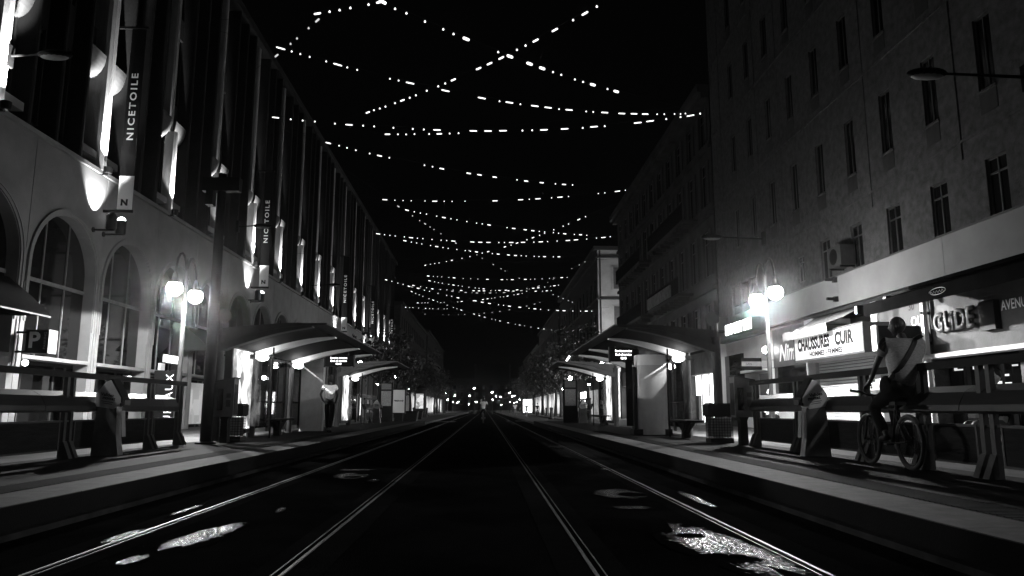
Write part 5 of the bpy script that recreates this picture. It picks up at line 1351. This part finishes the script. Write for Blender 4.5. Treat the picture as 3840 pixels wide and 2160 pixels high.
# ================================================================== SIGNS AND AWNINGS, LEFT
t = thing('parking_sign', 'dark box sign with a big P and PARKING set sideways, by the arch pier', 'sign', (-11.05, 18.75, 2.35))
MB().box(-.30,.24,0,.36,0,.58).build('box', sign_black, t)
MB().box(.241,.26,-.005,.365,0,.58).build('side_face', mat('sign_side', .3), t)
for z_ in (.02, .5): MB().box(-.64,-.28,.12,.16,z_,z_+.05).build('bracket', dark_metal, t)
text('P', mat('p_grey', .5, .6, var=0), t, (-11.13, 18.745, 2.68), CAMERA, width=.27, height=.40, depth=.004, bold=.03)
text('PARKING', mat('p_grey2', .16, .6, var=0), t, (-10.88, 18.745, 2.66), UPWARD, width=.42, height=.06, depth=.004)
def awningL(y0, y1, label):
    t = thing('awning', label, 'awning', (XL, (y0+y1)/2, 2.9))
    h = (y1-y0)/2
    MB().prism([(0,1.25),(.35,1.2),(.95,.72),(1.4,.30),(1.4,.24),(.93,.66),(.3,1.1),(0,1.15)], 'y', -h, h).build('canopy', awning_d, t)
    for s_ in (-1, 1):
        MB().prism([(0,1.2),(.35,1.15),(.95,.68),(1.39,.27),(0.0,.27)], 'y', s_*h-.01*s_-.006, s_*h-.01*s_+.006).build('cheek', awning_d, t)
    MB().box(1.395,1.425,-h,h,.22,.255).build('front_bar', grey_metal, t)
    MB().tube((0,-h+.3,.3),(1.38,-h+.3,.26),.02,n=6).tube((0,h-.3,.3),(1.38,h-.3,.26),.02,n=6).build('arm', dark_metal, t)
awningL(13.2, 17.85, 'dark rounded awning at the left edge over a lit entrance')
awningL(28.2, 31.6, 'dark rounded awning behind the twin lamp and mast on the left')
t = thing('vertical_sign', 'black upright shop sign with white sideways letters behind the left railing', 'shop sign', (-10.2, 24.4, PZ-.03))
MB().box(-.42,.42,0,.12,.0,2.0).build('board', sign_black, t)
text('BUREAUX', sign_white, t, (-10.12, 24.395, 1.22), UPWARD, width=1.75, height=.24, depth=.004, bold=.0, spacing=1.25)
t = thing('neon_sign', 'small blurred glowing sign board under the third full arch', 'sign', (XL+.1, 27.95, 2.62))
MB().box(-.05,.05,-.85,.85,0,.34).build('box', dark_metal, t)
MB().box(.05,.056,-.82,.82,.03,.31).build('lit_face', emat('neon', 4.0, var=.9, ns=7), t)
MB().box(-.03,.06,-.98,-.62,-.26,-.02).build('small_plate', white_paint, t)
t = thing('wall_lamp', 'little bright round lamp under the window ledge at far left', 'lamp', (XL+.03, 19.25, 2.14))
MB().sphere((.06,0,0), .075, 12, 8).build('bulb', emat('small_bulb', 30.0), t, smooth=True)
MB().box(-.0,.03,-.05,.05,-.05,.05).build('base', dark_metal, t)
# entrance frame at far left
t = thing('entrance_frame', 'pale door frame with a dark door under the left awning', 'doorway', (XL-.6, 17.0, PZ-.03))
MB().box(-.1,.1,-1.2,-1.0,0,2.6).box(-.1,.1,1.0,1.2,0,2.6).box(-.1,.1,-1.0,1.0,2.4,2.6).build('frame', frame_l, t)
MB().box(-.06,-.02,-1.0,-.02,0,2.4).box(-.06,-.02,.02,1.0,0,2.4).build('door', frame_d, t)
# ================================================================== TREES DOWN THE STREET
def tree_meshes(seed, H=6.5, R=2.2, leaves=900):
    rnd = random.Random(seed)
    tr = MB()
    tr.path([(0,0,0),(.05,.02,1.2),(.0,.08,2.4),(.1,.05,3.4),(.05,.0,4.6)], [.19,.15,.13,.10,.04], 9)
    tips = []
    for k in range(9):
        a = 2*PI*k/9+rnd.uniform(-.3,.3); z0 = rnd.uniform(2.2, 3.6); l = rnd.uniform(1.0, R)
        p = [(0.03,.05,z0), (math.cos(a)*l*.5, math.sin(a)*l*.5, z0+.5+rnd.uniform(0,.4)), (math.cos(a)*l, math.sin(a)*l, z0+1.0+rnd.uniform(0,1.2))]
        tr.path(p, [.07,.045,.015], 6); tips.append(p[2])
        tips.append(p[1])
    trunk = tr.mesh('trunk', bark, True)
    lf = MB()
    clumps = [(Vector(t_), rnd.uniform(.45,.85)) for t_ in tips] + [(Vector((rnd.uniform(-1.1,1.1), rnd.uniform(-1.1,1.1), rnd.uniform(3.4, H-.6))), rnd.uniform(.5,.9)) for _ in range(14)]
    for _ in range(leaves):
        c, r = rnd.choice(clumps)
        v = Vector((rnd.gauss(0,1), rnd.gauss(0,1), rnd.gauss(0,.7))); v = v.normalized()*r*rnd.uniform(.5,1.05)
        p = c+v; s = rnd.uniform(.09,.2)
        n = Vector((rnd.gauss(0,1), rnd.gauss(0,1), rnd.gauss(.6,1))).normalized(); u = n.orthogonal().normalized()
        u = Matrix.Rotation(rnd.uniform(0,6.28), 3, n) @ u; w = n.cross(u)
        lf.face([tuple(p-u*s), tuple(p-w*s*.55+n*s*.12), tuple(p+u*s), tuple(p+w*s*.55+n*s*.12)])
    return trunk, lf.mesh('crown', leaf_m)
TM = [tree_meshes(11), tree_meshes(12, 7.2, 2.6, 1000), tree_meshes(13, 6.0, 2.0, 800)]
tl = ['first','second','third','fourth','fifth','sixth','seventh','eighth','ninth','tenth']
rnd = random.Random(21)
for s, xs in ((-1, -7.6), (1, 7.3)):
    for k in range(9):
        y = 56+10.5*k + (3 if s > 0 else 0)
        if s > 0 and y > 68 and y < 72: y = 74
        t = thing('street_tree', 'dark leafy street tree, %s in the row on the %s pavement' % (tl[k], 'left' if s < 0 else 'right'), 'tree', (xs+rnd.uniform(-.4,.4), y, PZ-.03), rotz=rnd.uniform(0, 6), group='street trees in rows down the avenue')
        tm, cm = TM[(k+(s > 0))%3]
        inst('trunk', tm, t); inst('crown', cm, t)
        sc_ = rnd.uniform(.9, 1.15); t.scale = (sc_, sc_, sc_*rnd.uniform(.95,1.1))
# ================================================================== PEOPLE
def skin(name, pts, edges, m, parent, sub=2):
    me = bpy.data.meshes.new(name); me.from_pydata([p[:3] for p in pts], edges, []); me.update()
    o = bpy.data.objects.new(name, me); COL.objects.link(o)
    md = o.modifiers.new('skin', 'SKIN'); md.use_smooth_shade = True
    md.branch_smoothing = 0.3
    ly = me.skin_vertices[0].data if me.skin_vertices else me.attributes and None
    if ly is None:
        bpy.context.view_layer.objects.active = o
        ly = me.skin_vertices[0].data
    for i, p in enumerate(pts):
        r = p[3]; ly[i].radius = r if isinstance(r, tuple) else (r, r); ly[i].use_root = (i == 0)
    md2 = o.modifiers.new('sub', 'SUBSURF'); md2.levels = sub; md2.render_levels = sub
    dg = bpy.context.evaluated_depsgraph_get()
    nm = bpy.data.meshes.new_from_object(o.evaluated_get(dg), depsgraph=dg)
    bpy.data.objects.remove(o); bpy.data.meshes.remove(me)
    nm.name = name; nm.materials.clear(); nm.materials.append(m)
    nm.shade_smooth()
    o = bpy.data.objects.new(name, nm); COL.objects.link(o)
    if parent is not None: o.parent = parent
    return o
def head_shape(J):
    # an egg-shaped skull with brow, nose, mouth, jaw and ears; faces from head towards nose
    h = Vector(J['head']); f = Vector(J['nose'])-h; f.z *= .4; f.normalize()
    side = f.cross(Vector((0,0,1))).normalized(); up = side.cross(f)
    V, F = [], []; nu, nv = 28, 20
    g = lambda x, c, w: math.exp(-((x-c)/w)**2)
    for i in range(nv+1):
        p = -PI/2+PI*i/nv
        for k in range(nu):
            t_ = 2*PI*k/nu; x, y, z = math.cos(p)*math.cos(t_), math.cos(p)*math.sin(t_), math.sin(p)
            jaw = max(0, -z)
            X = .077*x*(1-.30*jaw*jaw); Y = .097*y*(1-.12*jaw) + (.012*jaw if y > 0 else .03*jaw); Z = .118*z
            if y > .2:
                Y += .026*g(x,0,.16)*g(z,-.18,.16) + .008*g(z,.22,.1) - .012*g(abs(x),.40,.16)*g(z,.04,.11) + .009*g(x,0,.3)*g(z,-.50,.06) - .005*g(x,0,.3)*g(z,-.56,.03) + .012*g(x,0,.3)*g(z,-.82,.14)
            V.append(h+side*X+f*Y+up*Z)
    for i in range(nv):
        for k in range(nu):
            k2 = (k+1) % nu; F.append((i*nu+k, i*nu+k2, (i+1)*nu+k2, (i+1)*nu+k))
    for sg in (-1, 1):
        m = MB().sphere((0,0,0), 1, 10, 8); b0 = len(V)
        for a_, b_, c_ in m.v: V.append(h+side*(sg*(.078+.012*a_*sg))+f*(-.008+.018*b_)+up*(-.008+.032*c_))
        F += [tuple(b0+i for i in fc) for fc in m.f]
    return V, F
def add_head(o, J):
    me = o.data; V, F = head_shape(J)
    vs = [tuple(v.co) for v in me.vertices]; fs = [tuple(p.vertices) for p in me.polygons]; n = len(vs)
    nm = bpy.data.meshes.new('body'); nm.from_pydata(vs+[tuple(v) for v in V], [], fs+[tuple(n+i for i in f) for f in F]); nm.update()
    nm.materials.append(me.materials[0]); nm.shade_smooth(); o.data = nm; bpy.data.meshes.remove(me)
    h = Vector(J['head']); f = Vector(J['nose'])-h; f.z *= .4; f.normalize(); side = f.cross(Vector((0,0,1))).normalized()
    for sg in (-1, 1):
        MB().sphere(tuple(h+side*sg*.030+f*.079+Vector((0,0,.006))), .011, 10, 6).build('eye', EYE, o.parent, smooth=True)
EYE = mat('eye', .05, .2, var=0)
STAND = dict(pel=(0,0,.95), waist=(0,0,1.08), chest=(0,-.01,1.28), neck=(0,0,1.46), chin=(0,.01,1.54), head=(0,.02,1.635), crown=(0,.005,1.71), nose=(0,.115,1.62),
    shl=(-.175,0,1.41), ell=(-.235,-.02,1.14), wrl=(-.245,.06,.90), hdl=(-.24,.09,.81), shr=(.175,0,1.41), elr=(.235,-.02,1.14), wrr=(.245,.06,.90), hdr=(.24,.09,.81),
    hil=(-.09,0,.90), knl=(-.10,.02,.49), anl=(-.10,-.02,.09), tol=(-.11,.14,.035), hir=(.09,0,.90), knr=(.10,.02,.49), anr=(.10,-.02,.09), tor=(.11,.14,.035))
RAD = dict(pel=.12, waist=.115, chest=.135, neck=.060, chin=.074, head=.114, crown=.066, nose=.02, sh=.055, el=.042, wr=.030, hd=.034, hi=.08, kn=.056, an=.038, to=.032)
def rad(k): return RAD.get(k) or RAD[k[:2]]
def figure(label, loc, rotz, pose, tee, trousers, sk, hair=None, scale=1.0, group=None, shorts=False, sleeve=.55, fingers=False, shoes=True, kid=1.0, fat=1.0, hem=0.0):
    J = dict(STAND); J.update(pose)
    t = thing('person', label, 'person', loc, rotz, group)
    def pt(k, mul=1.0, add=0.0): return (*J[k], rad(k)*mul+add)
    ks = ['pel','waist','chest','neck','chin','shl','ell','wrl','hdl','shr','elr','wrr','hdr','hil','knl','anl','tol','hir','knr','anr','tor']
    ix = {k: i for i, k in enumerate(ks)}
    E_ = [('pel','waist'),('waist','chest'),('chest','neck'),('neck','chin'),('chest','shl'),('shl','ell'),('ell','wrl'),('wrl','hdl'),
          ('chest','shr'),('shr','elr'),('elr','wrr'),('wrr','hdr'),('pel','hil'),('hil','knl'),('knl','anl'),('anl','tol'),('pel','hir'),('hir','knr'),('knr','anr'),('anr','tor')]
    pts = [pt(k, .9) for k in ks]
    ed = [(ix[a], ix[b]) for a, b in E_]
    if fingers:
        for s in ('l', 'r'):
            w = Vector(J['wr'+s]); hd = Vector(J['hd'+s]); d = (hd-w).normalized(); e = Vector(J['el'+s])
            fw = Vector(J.get('palm'+s, (0,1,0))); sd = d.cross(fw).normalized(); fw = sd.cross(d).normalized()
            base = ix['hd'+s]
            for q in range(4):
                off = sd*(-.027+.018*q); L = (.07,.08,.076,.06)[q]
                k0 = len(pts); pts.append((*(hd+off+d*.03), .010)); pts.append((*(hd+off+d*(.03+L*.5)+fw*.012), .009)); pts.append((*(hd+off+d*(.03+L*.8)+fw*.04), .008))
                ed += [(base, k0), (k0, k0+1), (k0+1, k0+2)]
            k0 = len(pts); pts.append((*(hd+sd*(-.045)+fw*.015-d*.02), .011)); pts.append((*(hd+sd*(-.05)+fw*.045+d*.025), .009)); ed += [(base, k0), (k0, k0+1)]
    add_head(skin('body', pts, ed, sk, t), J)
    # clothes a little larger than the body
    def lerp(a, b, f): return tuple(J[a][i]+(J[b][i]-J[a][i])*f for i in range(3))
    low = tuple(J['pel'][i]+(J['waist'][i]-J['pel'][i])*(-.25) for i in range(3))
    sh = [(*lerp('pel','waist',hem), rad('pel')*1.08*fat), (*J['waist'], rad('waist')*1.13*fat), (*J['chest'], rad('chest')*1.12*fat), (*lerp('chest','neck',.72), .082*fat), (*lerp('chest','neck',.9), .064),
          (*J['shl'], .073*fat), (*lerp('shl','ell',sleeve), .068), (*J['shr'], .073*fat), (*lerp('shr','elr',sleeve), .068)]
    skin('shirt', sh, [(0,1),(1,2),(2,3),(3,4),(2,5),(5,6),(2,7),(7,8)], tee, t)
    f = .95 if shorts else 1.0
    tr = [(*J['pel'], rad('pel')*1.06*fat), (*lerp('pel','waist',.45), rad('waist')*1.06*fat), (*J['hil'], .095*fat), (*lerp('hil','knl',.97 if shorts else 1), .074), (*J['hir'], .095*fat), (*lerp('hir','knr',.97 if shorts else 1), .074)]
    ed = [(0,1),(0,2),(2,3),(0,4),(4,5)]
    if not shorts:
        n = len(tr); tr += [(*lerp('knl','anl',.92), .062), (*lerp('knr','anr',.92), .062)]; ed += [(3,n),(5,n+1)]
    skin('trousers', tr, ed, trousers, t)
    if shoes:
        for s in ('l', 'r'):
            a = Vector(J['an'+s]); b = Vector(J['to'+s]); d = (b-a); d.z = 0; d = d.normalized() if d.length > 0 else Vector((0,1,0))
            skin('shoe', [(*(a-d*.04-Vector((0,0,.03))), .045), (*(a+d*.05-Vector((0,0,.03))), .046), (*(b), .042), (*(b+d*.05), .03)], [(0,1),(1,2),(2,3)], black, t, 1)
    if hair is not None:
        h = Vector(J['head']); c = Vector(J['crown']); n = Vector(J['nose']); fwd = (n-h).normalized()
        skin('hair', [(*(h+fwd*.035+Vector((0,0,.088))), .055), (*(h-fwd*.02+Vector((0,0,.072))), .092), (*(h-fwd*.048+Vector((0,0,.02))), .082), (*(h-fwd*.055-Vector((0,0,.05))), .055)], [(0,1),(1,2),(2,3)], hair, t)
    if scale != 1: t.scale = (scale, scale, scale)
    return t
# man leaning under the left shelter, hands in his pockets, ankles crossed, facing the track
figure('standing man in white T-shirt and dark jeans, hands in pockets, by the left shelter', (-5.15, 25.1, PZ), PI+.5,
    dict(chest=(0,-.02,1.28), ell=(-.27,-.06,1.14), wrl=(-.215,.02,.96), hdl=(-.16,.06,.90), elr=(.27,-.06,1.14), wrr=(.215,.02,.96), hdr=(.16,.06,.90),
         hil=(-.09,.02,.9), knl=(-.055,.12,.48), anl=(.02,.16,.09), tol=(.03,.31,.035), hir=(.09,.0,.9), knr=(.07,.06,.49), anr=(.045,.02,.09), tor=(.06,.16,.035)),
    tee_w, cloth_d, skin_d, hair_d, scale=1.07, fingers=True, sleeve=.5)
# far walkers on the right
figure('far walker in a white T-shirt and shorts, leftmost of three on the right', (3.35, 84, .02), -.15, dict(knl=(-.1,.12,.5), anl=(-.1,.16,.1), tol=(-.1,.3,.06)), tee_w, frame_l, skin_m2, hair_d, .97, 'far walkers on the right', True)
figure('far walker in grey with long hair, middle one of three on the right', (4.65, 84.4, .02), .1, {}, tee_g, mat('grey_cloth', .15), skin_m2, hair_d, .92, 'far walkers on the right')
figure('far walker in a dark dress before the glowing panel', (5.85, 84.2, .02), .2, {}, cloth_d, cloth_d, skin_l, hair_d, .92, 'far walkers on the right')
figure('far pedestrian in white among the trees on the left', (-8.2, 92, PZ-.03), .4, {}, tee_w, cloth_d, skin_m2, hair_d, .98)
# people on the right pavement behind the railing
SIT = dict(pel=(0,0,.50), waist=(0,-.02,.64), chest=(0,-.03,.84), neck=(0,-.01,1.02), chin=(0,.02,1.10), head=(0,.03,1.195), crown=(0,.015,1.27), nose=(0,.125,1.18),
    shl=(-.18,-.02,.97), ell=(-.25,.06,.72), wrl=(-.16,.26,.62), hdl=(-.1,.33,.62), shr=(.18,-.02,.97), elr=(.25,.06,.72), wrr=(.16,.26,.62), hdr=(.1,.33,.62),
    hil=(-.1,.04,.48), knl=(-.12,.44,.50), anl=(-.12,.42,.09), tol=(-.12,.56,.035), hir=(.1,.04,.48), knr=(.12,.44,.50), anr=(.12,.42,.09), tor=(.12,.56,.035))
def chair(x, y, rz, label):
    t = thing('chair', label, 'chair', (x, y, PZ-.03), rz, 'terrace chairs')
    MB().box(-.22,.22,-.22,.22,.38,.42).build('seat', dark_metal, t)
    MB().box(-.22,.22,-.25,-.22,.45,.85).build('backrest', dark_metal, t)
    for a in (-.19,.19):
        for b in (-.2,.2): MB().tube((a,b,0),(a,b,.38 if b > 0 else .85),.014,n=6).build('leg', dark_metal, t)
for x, y, rz, lb, kw in ((8.35, 11.95, 1.45, 'seated dark-haired man in profile behind the railing, looking left', dict(tee=cloth_d, trousers=frame_l)),
                     (8.3, 10.95, 2.75, 'seated dark-haired man at the right edge, facing the camera', dict(tee=tee_g, trousers=cloth_d)),
                     (8.9, 23.2, 2.9, 'dark round head of a seated person left of the right validator', dict(tee=cloth_d, trousers=cloth_d))):
    chair(x, y, rz, 'terrace chair under the ' + lb.split(',')[0].split(' behind')[0].split(' left of')[0])
    figure(lb, (x, y, PZ-.03), rz, SIT, kw['tee'], kw['trousers'], skin_l, hair_d, 1.08, fingers=True)
t = figure('person in a pale shirt and cap standing behind the right ticket machine', (9.3, 27.0, PZ-.03), 2.6, {}, tee_w, cloth_d, skin_m2, None, 1.0, fingers=True)
MB().sphere((0,.0,1.70), .105, 14, 8, (1,1.05,.75)).box(-.07,.07,.06,.2,1.665,1.68).build('cap', white_paint, t, smooth=True)

# ================================================================== BICYCLES
def bicycle(label, loc, rz, R=.345, steer=0.0, group=None):
    t = thing('bicycle', label, 'bicycle', loc, rz, group)
    WB = .56
    tyre = MB().torus((0,0,0), R-.028, .028, 'x', 40, 10).mesh('tyre', mat('rubber', .012, .8, var=.2), True)
    rim = MB().torus((0,0,0), R-.062, .012, 'x', 40, 6)
    spk = MB()
    for k in range(28):
        a = 2*PI*k/28; o = .02*(1 if k % 2 else -1); b = a+.35*(1 if k % 4 < 2 else -1)
        spk.tube((o, .02*math.cos(a), .02*math.sin(a)), (0, (R-.065)*math.cos(b), (R-.065)*math.sin(b)), .0014, n=4, caps=False)
    hub = MB().tube((-.045,0,0),(.045,0,0),.02,n=10)
    rim_me = rim.mesh('rim', black, True); spk_me = spk.mesh('spokes', dark_metal); hub_me = hub.mesh('hub', steel, True)
    for y in (-WB, WB):
        w = bpy.data.objects.new('wheel', tyre); COL.objects.link(w); w.parent = t; w.location = (0, y, R)
        inst('rim', rim_me, w); s_ = inst('spokes', spk_me, w); inst('hub', hub_me, w)
        MB().torus((.05,0,0), .07, .006, 'x', 20, 4).build('brake_disc', steel, w)
    bb = (0,-.12,.31); st = (0,-.25,.74); ht = (0,.36,.82); hb = (0,.40,.68)
    f = MB()
    f.tube(bb, st, .018).tube(st, (0,.37,.79), .018).tube(bb, hb, .022).tube(ht, hb, .022)
    for s in (-1, 1):
        f.tube((s*.05,-WB,R), (s*.045,-.14,.31), .010).tube((s*.05,-WB,R), (s*.015,-.245,.70), .008)
    f.build('frame', black, t, smooth=True)
    f = MB()
    for s in (-1, 1): f.tube((s*.06,WB,R), (s*.055,.43,.66), .016, .02)
    f.tube((-.06,.43,.66),(.06,.43,.66),.018).tube((0,.42,.66),(0,.35,.86),.018)
    f.build('fork', black, t, smooth=True)
    MB().path([(-.33,.27,1.0),(-.2,.32,.99),(-.05,.38,.94),(.05,.38,.94),(.2,.32,.99),(.33,.27,1.0)], .013, 8).tube((0,.35,.86),(0,.385,.94),.016).build('handlebar', black, t, smooth=True)
    for s in (-1, 1): MB().path([(s*.21,.318,.99),(s*.34,.262,1.0)], .019, 10).build('grip', mat('rubber', .012), t, smooth=True)
    MB().tube(st, (0,-.275,.80), .014).build('seat_post', steel, t, smooth=True)
    MB().prism([(-.07,-.40),(.07,-.40),(.03,-.22),(.015,-.12),(-.015,-.12),(-.03,-.22)], 'z', .80, .845).build('saddle', black, t)
    MB().tube((.05,bb[1],bb[2]),(.06,bb[1],bb[2]),.085,n=24).build('chainring', steel, t)
    for s in (-1, 1):
        c = MB(); c.tube((s*.07,bb[1],bb[2]),(s*.085,bb[1]+s*.17,bb[2]),.011,n=6); c.box(min(s*.085,s*.18),max(s*.085,s*.18),bb[1]+s*.17-.04,bb[1]+s*.17+.04,bb[2]-.012,bb[2]+.012); c.build('crank', steel, t)
    MB().box(.055,.062,-WB,bb[1],R+.035,R+.042).box(.055,.062,-WB,bb[1],R-.08,R-.072).build('chain', dark_metal, t)
    return t
bk = bicycle('dark mountain bike under the rider on the right platform', (5.3, 9.78, PZ), -.06)
# rider: stands on the pedals astride the low saddle, head turned left
RID = dict(pel=(.10,-.22,.99), waist=(.14,-.21,1.16), chest=(.18,-.17,1.40), neck=(.20,-.12,1.58), chin=(.18,-.09,1.65), head=(.17,-.08,1.74), crown=(.175,-.10,1.81), nose=(.065,-.01,1.725),
    shl=(.0,-.12,1.53), ell=(-.10,-.02,1.26), wrl=(-.11,.16,1.07), hdl=(-.13,.24,1.01), palml=(0,0,-1), shr=(.39,-.15,1.52), elr=(.42,.02,1.25), wrr=(.30,.2,1.06), hdr=(.27,.26,1.01), palmr=(0,0,-1),
    hil=(.02,-.2,.95), knl=(-.13,.10,.72), anl=(-.12,-.20,.40), tol=(-.125,-.08,.345), hir=(.20,-.2,.95), knr=(.14,.16,.74), anr=(.12,.03,.40), tor=(.125,.15,.345))
rd = figure('cyclist from behind, pale T-shirt, bag strap across his back, shaved head turned left', (5.32, 9.78, PZ), -.10, RID, tee_g, cloth_d, mat('rider_skin', .022, .5, var=.2, ns=15), None, 1.06, fingers=True, sleeve=.66, fat=1.3, hem=-.25)
from mathutils.bvhtree import BVHTree
shirt = [c for c in rd.children if c.name.startswith('shirt')][0]
bvh = BVHTree.FromPolygons([v.co for v in shirt.data.vertices], [list(p.vertices) for p in shirt.data.polygons])
def on_back(x, z):
    h = bvh.ray_cast(Vector((x, -2, z)), Vector((0, 1, 0)))[0]
    return h.y if h else None
def strip_pts(n=16):
    out = []; last = -.3
    for k in range(n+1):
        f = k/n; x, z = .345-.40*f, 1.60-.53*f
        y = on_back(x, z); y = last if y is None else y; last = y
        out.append((x, y-.018, z))
    return out
sp = strip_pts(); mb = MB()
for a, b in zip(sp, sp[1:]):
    w = Vector((.8, 0, -.6)).normalized()*.027
    p0, p1 = Vector(a), Vector(b); o = Vector((0, .03, 0))
    q = [p0-w, p0+w, p1+w, p1-w]
    mb.quad(*[tuple(v) for v in q]); mb.quad(*[tuple(v+o) for v in q])
    mb.quad(tuple(q[0]), tuple(q[3]), tuple(q[3]+o), tuple(q[0]+o)); mb.quad(tuple(q[1]), tuple(q[2]), tuple(q[2]+o), tuple(q[1]+o))
mb.build('bag_strap', black, rd)
MB().sphere((-.05,-.14,.98), .14, 14, 10, (.5,1,1.0)).build('shoulder_bag', cloth_d, rd, smooth=True)
bk2 = bicycle('small dark bicycle of the distant rider between the tracks', (-.12, 54, .01), 0.02)
R2 = {k: (v[0]-.16*max(0,min(1,(v[2]-.4)/.9)), v[1], v[2]) for k, v in RID.items()}; R2.update(head=(.0,-.04,1.75), nose=(.0,.07,1.735), chin=(0,-.03,1.66), crown=(0,-.06,1.82))
rd2 = figure('distant cyclist in a white shirt riding away between the tracks', (-.12, 54, -.05), .02, R2, tee_w, cloth_d, skin_d, hair_d, 1.0)
# ================================================================== LENS GLOW ROUND THE LAMPS (added scattering volume)
hz = MB().box(-60, 60, -20, 440, -1.2, 30)
h = hz.build('lens_glow', None); h['kind'] = 'stuff'
hm = bpy.data.materials.new('lens_glow_volume'); hm.use_nodes = True
nt = hm.node_tree; nt.nodes.clear()
ho = nt.nodes.new('ShaderNodeOutputMaterial'); pv = nt.nodes.new('ShaderNodeVolumePrincipled')
pv.inputs['Color'].default_value = (1, 1, 1, 1); pv.inputs['Density'].default_value = 0.0003; pv.inputs['Anisotropy'].default_value = 0.965
nt.links.new(pv.outputs[0], ho.inputs['Volume'])
h.data.materials.append(hm)
